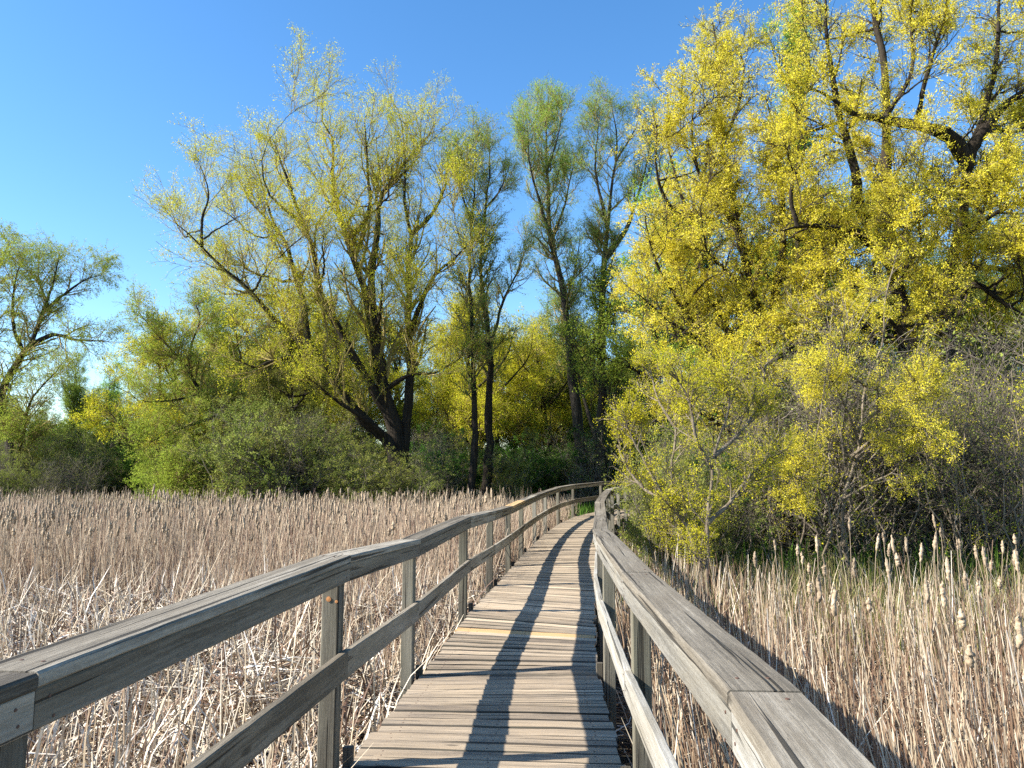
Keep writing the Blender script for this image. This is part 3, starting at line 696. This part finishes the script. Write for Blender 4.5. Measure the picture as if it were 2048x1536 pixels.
BG = dict(n1=110, l1=(1.0, 2.8), n2=900, l2=(.5, 1.5), n3=3600, l3=(.3, .8), nl=26000, ls=.12, t0=.2, trunk_w=.8, u1=.45, c1=.03, u2=.1, c3=-.05, clump=.7, sp=.09, r2=.01, r3=.006)
def bgv(**k): d = dict(BG); d.update(k); return d
protos = [proto_tree(31, 13, 3.4, L_LIME, BARK_DARK, TWIG_D, bgv()),
          proto_tree(32, 15, 2.4, L_GREEN, BARK_GREY, TWIG_D, bgv(u1=.8, c1=.1, nl=24000)),
          proto_tree(33, 12, 3.8, L_OLIVE, BARK_DARK, TWIG_D, bgv(c2=-.03, c3=-.12, u3=-.2, lu=-.4)),
          proto_tree(34, 14, 2.8, L_LIME, BARK_GREY, TWIG_G, bgv(nl=9000, clump=1.0)),
          proto_tree(35, 12, 3.6, L_YELGRN, BARK_DARK, TWIG_Y, bgv(nl=28000))]
trng = np.random.default_rng(77)
used = [False]*len(protos)
KIND = ['lime-green leafy', 'slender green', 'drooping olive-green', 'thin sparsely leaved', 'yellow-green leafy']
def place_tree(k, x, y, s, label, group):
    rz = trng.uniform(0, 6.28); sc = (s*trng.uniform(.9, 1.1), s*trng.uniform(.9, 1.1), s)
    if not used[k]:
        used[k] = True; r = protos[k]; r.location = (x, y, 0); r.rotation_euler = (0, 0, rz); r.scale = sc; r['label'] = label; r['group'] = group
        return r
    return dup(protos[k], (x, y, 0), rz, sc, label, group)

# (px, distance, kind, height factor): the wood behind the hero trees
def wood(px0, px1, d0, d1, n, kinds, sc, region, group):
    for i in range(n):
        px = px0+(px1-px0)*(i+trng.uniform(.1, .9))/n; d = trng.uniform(d0, d1); k = kinds[trng.integers(len(kinds))]
        x = (px-1024)/FPX*d
        place_tree(k, x, d, trng.uniform(*sc), '%s tree %s' % (KIND[k], region), group)
wood(-40, 330, 52, 66, 11, [0, 0, 2, 1], (.42, .6), 'in the far wood at the left edge of the marsh', 'trees of the far left wood')
wood(110, 300, 52, 62, 5, [0, 0, 1], (.55, .72), 'in the gap between the far-left and the leaning willow', 'trees in the left gap')
wood(330, 640, 42, 54, 12, [0, 4, 4, 0], (.8, 1.05), 'behind the leaning willow, left of the middle', 'trees behind the leaning willow')
wood(560, 960, 40, 52, 11, [4, 0, 3, 2], (.75, 1.05), 'in the wood behind the big middle willow', 'trees behind the middle willow')
wood(920, 1120, 40, 48, 6, [4, 0, 4], (.8, 1.0), 'behind the slim twin-trunked tree', 'trees behind the twin-trunked tree')
wood(850, 1300, 43, 56, 9, [1, 0, 3, 3], (.62, .9), 'in the tangle between the tall trunks', 'trees between the tall trunks')
wood(1090, 1300, 50, 60, 5, [0, 4], (.55, .75), 'deep behind the pair of slender trees', 'trees deep behind the slender pair')
wood(1080, 1300, 46, 60, 9, [1, 3, 3, 2], (.6, .95), 'in the wood behind the boardwalk end', 'trees behind the boardwalk end')
wood(1280, 2120, 28, 42, 15, [1, 3, 2, 0], (.75, 1.1), 'in the wood behind the yellow willows', 'trees behind the yellow willows')

wood(-250, 2200, 74, 96, 34, [0, 1, 2, 3], (.65, 1.0), 'in the far background of the wood', 'far background trees')

# ------------------------------------------------------------------ shrubs
def proto_shrub(seed, h, w, leaf, twig, n1, n2, nl, ls, n3=1200, bare=0.0):
    rng = np.random.default_rng(seed); limbs = []
    for k in range(9):
        an = rng.uniform(0, 6.28); r = w*rng.uniform(.2, 1)
        b_ = np.array((math.cos(an), math.sin(an), 0))*rng.uniform(0, .25*w)
        e = np.array((math.cos(an)*r, math.sin(an)*r, h*rng.uniform(.65, 1)))
        limbs.append(([b_-UP*.1, b_*.6+e*.4+rng.normal(0, .12, 3), e], .025*h/2.5+.008, .006))
    root = thing('shrub', None, 'shrub'); P, Rd = limb_arrays(limbs, 12, rng, .25)
    g = Geo(); g.add(*tubes(P, Rd, 5), mat=0)
    link('stems', g.mesh('stems', [twig], True), root)
    A, RA, pa = spawn(rng, P, Rd, n1, .1, 1, (h*.25, h*.6), 7, .6, .9, .35, .04, .18, .5, .006)
    B, RB, pb = spawn(rng, A, RA, n2, .1, 1, (h*.08, h*.25), 5, .7, .9, .1, 0, .2, .6, .004)
    C, RC, pc = spawn(rng, B, RB, n3, .1, 1, (h*.04, h*.1), 4, .7, .8, .1, 0, .2, .6, .003)
    g = Geo(); g.add(*tubes(A, RA, 3), mat=1); g.add(*tubes(B, RB, 3), mat=1); g.add(*tubes(C, RC, 3), mat=1)
    lw = rng.lognormal(0, .6, len(C))
    leaves(rng, g, C, nl, ls, .5, .04, w=lw)
    link('foliage', g.mesh('foliage', [leaf, twig], False), root)
    return root
shr = [proto_shrub(41, 3.2, 1.8, L_OLIVE, TWIG_G, 110, 900, 15000, .06), proto_shrub(42, 3.0, 1.9, L_DARK, TWIG_D, 110, 800, 16000, .075),
       proto_shrub(43, 3.0, 1.7, L_LIME, TWIG_D, 110, 800, 18000, .065), proto_shrub(44, 3.4, 2.0, L_OLIVE, TWIG_G, 190, 1500, 4500, .05, 3000)]
SK = ['grey-twigged olive', 'dense dark green', 'bright lime-green', 'bare tangled twiggy']
sused = [False]*4
def place_shrub(k, x, y, s, label, group):
    rz = trng.uniform(0, 6.28); sc = (s*trng.uniform(.9, 1.25), s*trng.uniform(.9, 1.25), s)
    if not sused[k]:
        sused[k] = True; r = shr[k]; r.location = (x, y, 0); r.rotation_euler = (0, 0, rz); r.scale = sc; r['label'] = label
        if group: r['group'] = group
        return r
    r = dup(shr[k], (x, y, 0), rz, sc, label, group); return r
def thicket(px0, px1, d0, d1, n, kinds, sc, region, group):
    for i in range(n):
        px = px0+(px1-px0)*(i+trng.uniform(.05, .95))/n; d = trng.uniform(d0, d1); k = kinds[trng.integers(len(kinds))]
        place_shrub(k, (px-1024)/FPX*d, d, trng.uniform(*sc), '%s shrub %s' % (SK[k], region), group)
place_shrub(2, (405-1024)/FPX*33.5, 33.5, .92, 'round bright lime-green bush at the marsh edge, under the leaning willow', None)
thicket(-30, 330, 46, 54, 12, [3, 0, 3, 1], (.8, 1.3), 'under the far wood at the left edge of the marsh', 'shrubs of the far left wood')
thicket(1230, 2000, 34, 62, 22, [1, 0, 1], (1.3, 2.0), 'far back in the wood right of the boardwalk end', 'shrubs far back on the right')
thicket(-120, 720, 58, 72, 26, [1, 0, 1], (1.2, 2.0), 'far back in the left wood', 'shrubs far back in the left wood')
thicket(-30, 170, 41, 44, 4, [0, 3], (.7, .95), 'in front of the spreading far-left willow', 'shrubs before the far-left willow')
thicket(1335, 1400, 13, 16.5, 4, [0, 0, 3], (.45, .6), 'crowding the right handrail near the far bend', 'shrubs at the right handrail bend')
thicket(320, 540, 36, 44, 8, [1, 0, 2], (.9, 1.3), 'under the leaning willow', 'shrubs under the leaning willow')
thicket(500, 660, 29, 33, 7, [0, 0, 3], (.95, 1.35), 'left of the big middle willow foot', 'shrubs left of the middle willow foot')
thicket(650, 850, 29, 34, 8, [0, 3, 0, 0], (.6, .95), 'at the foot of the big middle willow', 'shrubs at the foot of the middle willow')
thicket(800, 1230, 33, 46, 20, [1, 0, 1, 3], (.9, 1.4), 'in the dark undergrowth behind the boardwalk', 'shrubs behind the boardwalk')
thicket(1390, 1620, 16, 24, 10, [0, 1, 0], (.55, .85), 'under the left yellow willow', 'shrubs under the left yellow willow')
thicket(1560, 2100, 14.5, 19, 16, [3, 3, 0, 3], (.85, 1.4), 'in the dark thicket below the big yellow willow', 'shrubs below the big yellow willow')
thicket(1560, 2100, 20, 26, 12, [3, 0, 1], (1.1, 1.7), 'deep behind the trunks of the big yellow willow', 'shrubs behind the big willow trunks')

for x, y, k in ((2.42, 12.3, 0), (2.7, 13.7, 0), (3.2, 15.4, 3), (3.7, 17.2, 0)):
    q = place_shrub(k, x, y, .5, '%s shrub pressed close to the right handrail at the far bend' % SK[k], 'narrow shrubs along the right handrail'); q.scale = (.45, .45, .74)
def proto_sapling(seed):
    rg = np.random.default_rng(seed); limbs = []
    for k in range(3):
        b_ = np.array((rg.normal(0, .25), rg.normal(0, .25), -.1)); e = np.array((rg.normal(0, .9), rg.normal(0, .5), rg.uniform(3.0, 4.6)))
        limbs.append(([b_, b_*.5+e*.5+rg.normal(0, .15, 3), e], rg.uniform(.014, .028), .006))
    root = thing('sapling', None, 'sapling'); P, Rd = limb_arrays(limbs, 14, rg, .2)
    g = Geo(); g.add(*tubes(P, Rd, 6)); link('stems', g.mesh('stems', [BARK_PALE], True), root)
    A, RA, pa = spawn(rg, P, Rd, 34, .2, 1, (.5, 1.3), 7, .8, .8, .4, .06, .12, .5, .005)
    B, RB, pb = spawn(rg, A, RA, 170, .1, 1, (.2, .6), 5, .8, .8, .2, .02, .15, .6, .003)
    g = Geo(); g.add(*tubes(A, RA, 4), mat=1); g.add(*tubes(B, RB, 3), mat=1); leaves(rg, g, B, 900, .04, .45, .03)
    link('crown', g.mesh('crown', [L_MIX, BARK_PALE]), root); return root
saps = [proto_sapling(91), proto_sapling(92)]; first = [True, True]
for i, (px, d) in enumerate([(1505, 13.5), (1560, 14.2), (1645, 12.6), (1780, 13.4), (1880, 12.8), (1935, 13.8), (1985, 12.9), (2040, 13.6), (1330, 13.8), (1745, 14.0)]):
    loc = ((px-1024)/FPX*d, d, 0); k = i % 2; rz = trng.uniform(0, 6.28); sc = trng.uniform(.75, 1.15)
    if first[k]: first[k] = False; q = saps[k]; q.location = loc; q.rotation_euler = (0, 0, rz); q.scale = (sc,)*3
    else: q = dup(saps[k], loc, rz, (sc,)*3)
    q['label'] = 'thin pale nearly bare sapling rising from the grass before the right thicket'; q['group'] = 'pale saplings before the right thicket'

# ------------------------------------------------------------------ marsh: standing reeds, broken reeds, grass
rng = np.random.default_rng(9)
def wedge(n, x0px, x1px, d0, d1, pow_=1.0):
    d = d0+(d1-d0)*rng.uniform(0, 1, n)**pow_; px = rng.uniform(x0px, x1px, n)
    return np.stack([(px-1024)/FPX*d, d], -1)
def off_walk(xy, side, gap=0.22):
    if side < 0: return xy[xy[:, 0] < edge_x(xy[:, 1], L)-gap]
    return xy[xy[:, 0] > edge_x(xy[:, 1], Rr)+gap]
def value_noise(x, y, s, seed):
    r = np.random.default_rng(seed); k = r.normal(0, 1, (6, 2))/s; ph = r.uniform(0, 6.28, 6)
    return np.sin(x[:, None]*k[:, 0]+y[:, None]*k[:, 1]+ph).mean(1)

def tone(n, mean, sd, dark):
    t = rng.normal(mean, sd, n); k = rng.uniform(0, 1, n) < dark; t[k] = rng.uniform(0, .22, k.sum()); return np.clip(t, 0, 1)
def stalks(geo, xy, h, r, lean, bend, rndv, mat=0, K=4, z0=-0.05):
    n = len(xy); an = rng.uniform(0, 6.28, n); ln = np.abs(rng.normal(0, lean, n))
    d = np.stack([np.cos(an)*ln+.22*value_noise(xy[:, 0], xy[:, 1], .9, 31), np.sin(an)*ln+.22*value_noise(xy[:, 0], xy[:, 1], .9, 32), np.ones(n)], -1); P = np.zeros((n, K, 3)); P[:, 0, :2] = xy; P[:, 0, 2] = z0
    d = nrm(d)
    for k in range(1, K):
        P[:, k] = P[:, k-1]+d*(h/(K-1))[:, None]; d = nrm(d+rng.normal(0, bend, (n, 3))*np.array((1, 1, .6)))
    V, F = tubes(P, r[:, None]*np.linspace(1, .55, K)[None], 3)
    geo.add(V, F, mat, np.repeat(rndv, (K-1)*3)); return P
def blades(geo, xy, z0, h, wd, lean, droop, rndv, mat=0, K=5):
    n = len(xy); an = rng.uniform(0, 6.28, n); ln = np.abs(rng.normal(0, lean, n))
    d = nrm(np.stack([np.cos(an)*ln, np.sin(an)*ln, np.ones(n)], -1)); P = np.zeros((n, K, 3)); P[:, 0, :2] = xy; P[:, 0, 2] = z0
    for k in range(1, K):
        P[:, k] = P[:, k-1]+d*(h/(K-1))[:, None]; d = nrm(d+np.array((0, 0, -1.0))*np.asarray(droop)[..., None]+rng.normal(0, .1, (n, 3)))
    s_ = nrm(np.stack([-np.sin(an), np.cos(an), rng.normal(0, .3, n)], -1))
    w = wd[:, None]*np.array((.8, 1, .9, .65, .15))[None]
    V = np.stack([P-s_[:, None]*w[..., None]/2, P+s_[:, None]*w[..., None]/2], 2)
    ix = np.arange(n*K*2).reshape(n, K, 2)
    F = np.stack([ix[:, :-1, 0], ix[:, :-1, 1], ix[:, 1:, 1], ix[:, 1:, 0]], -1).reshape(-1, 4)
    geo.add(V, F, mat, np.repeat(rndv, K-1))
def sticks(geo, xy, z, ln, r, pitch, rndv, mat=0, flat=False):
    n = len(xy); an = rng.uniform(0, 6.28, n); pt = rng.normal(0, pitch, n)
    d = np.stack([np.cos(an)*np.cos(pt), np.sin(an)*np.cos(pt), np.sin(pt)], -1)
    P = np.zeros((n, 3, 3)); P[:, 1, :2] = xy; P[:, 1, 2] = z
    P[:, 0] = P[:, 1]-d*(ln/2)[:, None]; d2 = nrm(d+rng.normal(0, .25, (n, 3))); P[:, 2] = P[:, 1]+d2*(ln/2)[:, None]
    P[:, :, 2] = np.maximum(P[:, :, 2], 0.0)
    V, F = tubes(P, r[:, None]*np.array((1, .95, .7))[None], 3)
    geo.add(V, F, mat, np.repeat(rndv, 6))

# left marsh
def mat_edge(xy): return np.interp(xy[:, 0]/xy[:, 1]*FPX+1024, [0, 320, 620, 820, 1000], [12.5, 11.5, 8.0, 6.0, 5.0])
g = Geo()
xy = off_walk(wedge(30000, -150, 1150, 5, 34, .8), -1)
keep = xy[:, 1] > mat_edge(xy)+2.0*rng.normal(0, .6, len(xy))+1.5*value_noise(xy[:, 0], xy[:, 1], 1.2, 3)
xy = xy[keep]; xy = xy[value_noise(xy[:, 0], xy[:, 1], 1.1, 41)+rng.normal(0, .25, len(xy)) > -.38]; n = len(xy); hn = value_noise(xy[:, 0], xy[:, 1], 2.5, 4)
near = np.clip((xy[:, 1]-6)/7, 0.35, 1)
far = np.interp(xy[:, 1], [10, 30], [1.0, .86])
h = (1.24+.24*hn+rng.normal(0, .17, n))*near*far
red = np.clip(rng.normal(.5, .2, n)-.22*np.clip(value_noise(xy[:, 0], xy[:, 1], 3, 6)*2, 0, 1), 0, 1)
stalks(g, xy, h, np.maximum(rng.uniform(.0035, .0065, n), xy[:, 1]*.00022), .15, .07, red, 1)
xy3 = off_walk(wedge(1500, -150, 1100, 9, 32, .8), -1); n = len(xy3)
stalks(g, xy3, rng.uniform(1.3, 1.95, n)*np.interp(xy3[:, 1], [10, 30], [1.0, .88]), np.maximum(rng.uniform(.003, .005, n), xy3[:, 1]*.0002), .22, .09, tone(n, .55, .25, .2), 1)
xy2 = off_walk(wedge(24000, -150, 1150, 5, 33, .8), -1); xy2 = xy2[xy2[:, 1] > mat_edge(xy2)]; n = len(xy2)
blades(g, xy2, np.full(n, 0.0), rng.uniform(.5, 1.25, n)*np.clip((xy2[:, 1]-4)/8, .5, 1), np.maximum(rng.uniform(.008, .014, n), xy2[:, 1]*.0004), .15, rng.uniform(.0, .25, n), np.clip(rng.normal(.45, .22, n), 0, 1), 1)
o = link('reed_bed', g.mesh('reed_bed', [M_STRAW, M_REED], False)); tag(o, 'dense standing dry brown reeds across the left marsh', 'reeds', kind='stuff')

g = Geo()
xy = off_walk(wedge(1700, -700, 1100, 1.6, 12, .75), -1, .2); n = len(xy)
stalks(g, xy, rng.uniform(.25, .95, n)*np.clip(1.15+.3*value_noise(xy[:, 0], xy[:, 1], 1.0, 8), .5, 1.6), rng.uniform(.004, .0075, n), .22, .08, tone(n, .6, .2, .25))
xy = off_walk(wedge(4200, -700, 1100, 1.6, 12, .75), -1, .15); n = len(xy)
blades(g, xy, np.full(n, .0), rng.uniform(.4, 1.0, n), rng.uniform(.008, .016, n), .35, rng.uniform(.1, .6, n), tone(n, .65, .2, .25))
xy = off_walk(wedge(42000, -800, 1150, 1.6, 15, .7), -1, .12); n = len(xy)
mound = .12+.42*np.clip(value_noise(xy[:, 0], xy[:, 1], .55, 12)*1.6+.25, 0, 1.2)
sticks(g, xy, rng.uniform(0, 1, n)**.7*mound, rng.uniform(.12, .7, n), rng.uniform(.004, .0095, n), .33, tone(n, .72, .2, .35))
xy = off_walk(wedge(11000, -700, 1150, 1.6, 12, .7), -1, .12); n = len(xy)
mound = .12+.4*np.clip(value_noise(xy[:, 0], xy[:, 1], .55, 12)*1.6+.25, 0, 1.2)
blades(g, xy, rng.uniform(.2, 1, n)*mound, rng.uniform(.25, .8, n), rng.uniform(.010, .024, n), 2.2, rng.uniform(.0, .3, n), tone(n, .74, .2, .28))
o = link('broken_reeds', g.mesh('broken_reeds', [M_STRAW], False)); tag(o, 'pale broken fallen reeds matted beside the left handrail', 'reeds', kind='stuff')

# right marsh
g = Geo()
xy = off_walk(wedge(7200, 1180, 2900, 1.3, 12.5, .85), 1, .25)
xy = xy[(xy[:, 1] < 12) & (xy[:, 0] < 14)]; xy = np.concatenate([xy, off_walk(wedge(2200, 1190, 1700, 11, 20), 1, .3)]); n = len(xy)
lowr = np.where((xy[:, 1] > 8.2) & (xy[:, 0] > 3.4), .68, 1.0)
h = lowr*np.clip(.95+.25*value_noise(xy[:, 0], xy[:, 1], 1.5, 14)+rng.normal(0, .17, n), .35, 1.5)*np.clip(1.05-.03*np.maximum(xy[:, 1]-7, 0), .6, 1)
stalks(g, xy, h, rng.uniform(.003, .0058, n), .12, .06, tone(n, .5, .22, .38))
xy = off_walk(wedge(4500, 1180, 2900, 1.3, 12, .85), 1, .25); n = len(xy)
blades(g, xy, np.zeros(n), rng.uniform(.5, 1.1, n), rng.uniform(.007, .013, n), .18, rng.uniform(0, .4, n), tone(n, .5, .22, .45))
xy = off_walk(wedge(9000, 1180, 2900, 1.2, 12, .8), 1, .15); n = len(xy)
sticks(g, xy, rng.uniform(0, .3, n), rng.uniform(.15, .7, n), rng.uniform(.0035, .0065, n), .35, tone(n, .5, .22, .55))
o = link('reed_bed', g.mesh('reed_bed', [M_STRAW], False)); tag(o, 'dry upright reeds crowding the right side of the boardwalk', 'reeds', kind='stuff')

g = Geo()
xy = np.stack([rng.uniform(3.2, 11, 5200), rng.uniform(7.5, 14.5, 5200)], -1)
xy = np.concatenate([xy, off_walk(wedge(1800, 1190, 1700, 9, 20), 1, .2)]); n = len(xy)
blades(g, xy, np.zeros(n), rng.uniform(.45, 1.0, n)*np.where(xy[:, 1] < 13, 1.05, .6), rng.uniform(.006, .013, n), .25, rng.uniform(.05, .4, n), rng.uniform(0, 1, n))
o = link('grass', g.mesh('grass', [M_GRASS], False)); tag(o, 'green grass growing between the right reeds and the bushes', 'grass', kind='stuff')

# forest floor cover under the woods
g = Geo()
xy = np.concatenate([wedge(16000, 780, 1330, 27, 44), wedge(7000, -50, 780, 33, 56), wedge(9000, 1280, 2150, 13, 26)])
xy = xy[(xy[:, 0] < edge_x(xy[:, 1], L)-.3) | (xy[:, 0] > edge_x(xy[:, 1], Rr)+.3) | (xy[:, 1] > 33)]; n = len(xy)
blades(g, xy, np.zeros(n), rng.uniform(.3, 1.1, n), rng.uniform(.03, .06, n), .4, rng.uniform(.05, .4, n), rng.uniform(0, 1, n))
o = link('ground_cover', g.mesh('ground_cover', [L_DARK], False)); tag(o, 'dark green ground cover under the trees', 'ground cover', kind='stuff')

# ------------------------------------------------------------------ cattails: one by one
def proto_cattail(seed, h, head, hr):
    r = np.random.default_rng(seed)
    z = np.linspace(-.05, h, 7); dx = np.cumsum(r.normal(0, .012, (7, 2)), 0)
    P = np.stack([dx[:, 0]-dx[0, 0], dx[:, 1]-dx[0, 1], z], -1)
    g = Geo(); V, F = tubes(P[None], np.linspace(.0055, .003, 7)[None], 5); g.add(V, F, 0, .6)
    me = g.mesh('cattail', [M_REED], True)
    K = 15; s_ = np.linspace(0, 1, K); top = P[-1]; dr = nrm(P[-1]-P[-2])
    hr = hr*0.92
    C = top-dr*(head*.92)+np.outer(s_, dr*head)+np.cumsum(r.normal(0, .0022, (K, 3)), 0)
    prof = hr*np.array((.3, .7, .95, 1.0, 1.1, .95, 1.05, .9, 1.0, .85, .95, .7, .6, .4, .1))*(1+r.normal(0, .08, K))
    V, F = tubes(C[None], prof[None], 8); V = V+r.normal(0, hr*.19, V.shape)
    cap = [(8*(K-1)+i, 8*(K-1)+(i+1) % 8, 8*(K-1)+(i+2) % 8, 8*(K-1)+(i+2) % 8) for i in range(0, 6)]
    g = Geo(); g.add(V, F); 
    return me, g.mesh('seed_head', [M_FLUFF], True)
cps = [proto_cattail(60+i, hh, hd, hr) for i, (hh, hd, hr) in enumerate([(1.5, .17, .019), (1.42, .15, .022), (1.58, .2, .018), (1.36, .13, .02), (1.48, .22, .02), (1.5, .12, .015)])]
ct = None
def cattail(k, x, y, h, label, group):
    me, hd = cps[k]
    o = link('cattail', me, None, (x, y, h-1.5)); o.rotation_euler = (rng.normal(0, .04), rng.normal(0, .04), rng.uniform(0, 6.28))
    tag(o, label, 'cattail', group)
    c = link('seed_head', hd, o); return o
# right of the walk, at heads seen in the photo
RH = [(1160, 1075), (1595, 1080), (1627, 1090), (1645, 1105), (1608, 1112), (1618, 1135), (1640, 1105), (1706, 1115), (1726, 1085), (1766, 1090), (1771, 1070), (1805, 1095), (1822, 1092), (1829, 1075),
      (1851, 1105), (1863, 1085), (1862, 1060), (1872, 1045), (1907, 1085), (1948, 1095), (1955, 1115), (1951, 1150), (1945, 1170), (1988, 1085), (1966, 1100), (2027, 1105), (2037, 1100), (2015, 1125), (2003, 1130),
      (1835, 1160), (1874, 1140), (1886, 1165), (1664, 1180), (1720, 1165), (1915, 1200), (2040, 1060), (1945, 1060), (1552, 1085), (1700, 1050), (1995, 1230), (1932, 1270), (1625, 1155), (1782, 1140), (1900, 1060), (1520, 1110)]
for px, py in RH:
    if px < 1300: continue
    d = float(np.interp(py, [1040, 1080, 1120, 1200, 1280], [11, 9.3, 7.6, 5.6, 4.6]))*rng.uniform(.93, 1.07)
    q = at(px, py, d)
    cattail(int(rng.integers(6)), q[0], d, max(q[2]+.02, .9), 'tall cattail with a pale fluffy seed head among the reeds right of the boardwalk', 'cattails right of the boardwalk')
# left marsh
xy = off_walk(wedge(2700, -20, 1010, 11.5, 31, .9), -1, .5)
xy = xy[value_noise(xy[:, 0], xy[:, 1], 1.4, 51)+rng.normal(0, .3, len(xy)) > -.25]
order = np.argsort(xy[:, 1]); xy = xy[order]
for x, y in xy[:240]:
    cattail(int(rng.integers(6)), x, y, float(np.clip(rng.normal(1.44, .17), 1.05, 1.85)), 'cattail with a pale fluffy seed head standing in the left marsh', 'cattails of the left marsh')
xy = xy[240:]
g = Geo(); n = len(xy); hh = np.clip(rng.normal(1.40, .17, n)+.2*value_noise(xy[:, 0], xy[:, 1], 2.0, 21), 1.0, 1.85)*np.interp(xy[:, 1], [10, 30], [1.0, .86])
P = np.zeros((n, 2, 3)); P[:, :, :2] = xy[:, None]; P[:, 1, :2] += rng.normal(0, .05, (n, 2)); P[:, 1, 2] = hh
g.add(*tubes(P, np.full((n, 2), .006), 3), mat=0)
Q = np.zeros((n, 6, 3)); hd = rng.uniform(.13, .22, n)
for k in range(6): Q[:, k] = P[:, 1]+np.array((0, 0, 1))*((k/5-1)*hd)[:, None]+rng.normal(0, .004, (n, 3))
g.add(*tubes(Q, rng.uniform(.017, .026, (n, 1))*np.array((.5, 1, 1, .95, .8, .2))[None]*rng.uniform(.8, 1.2, (n, 6)), 6), mat=1)
o = link('cattail_stand', g.mesh('cattail_stand', [M_REED, M_FLUFF], True)); tag(o, 'pale-headed cattails massed at the back of the left marsh', 'cattails', kind='stuff')
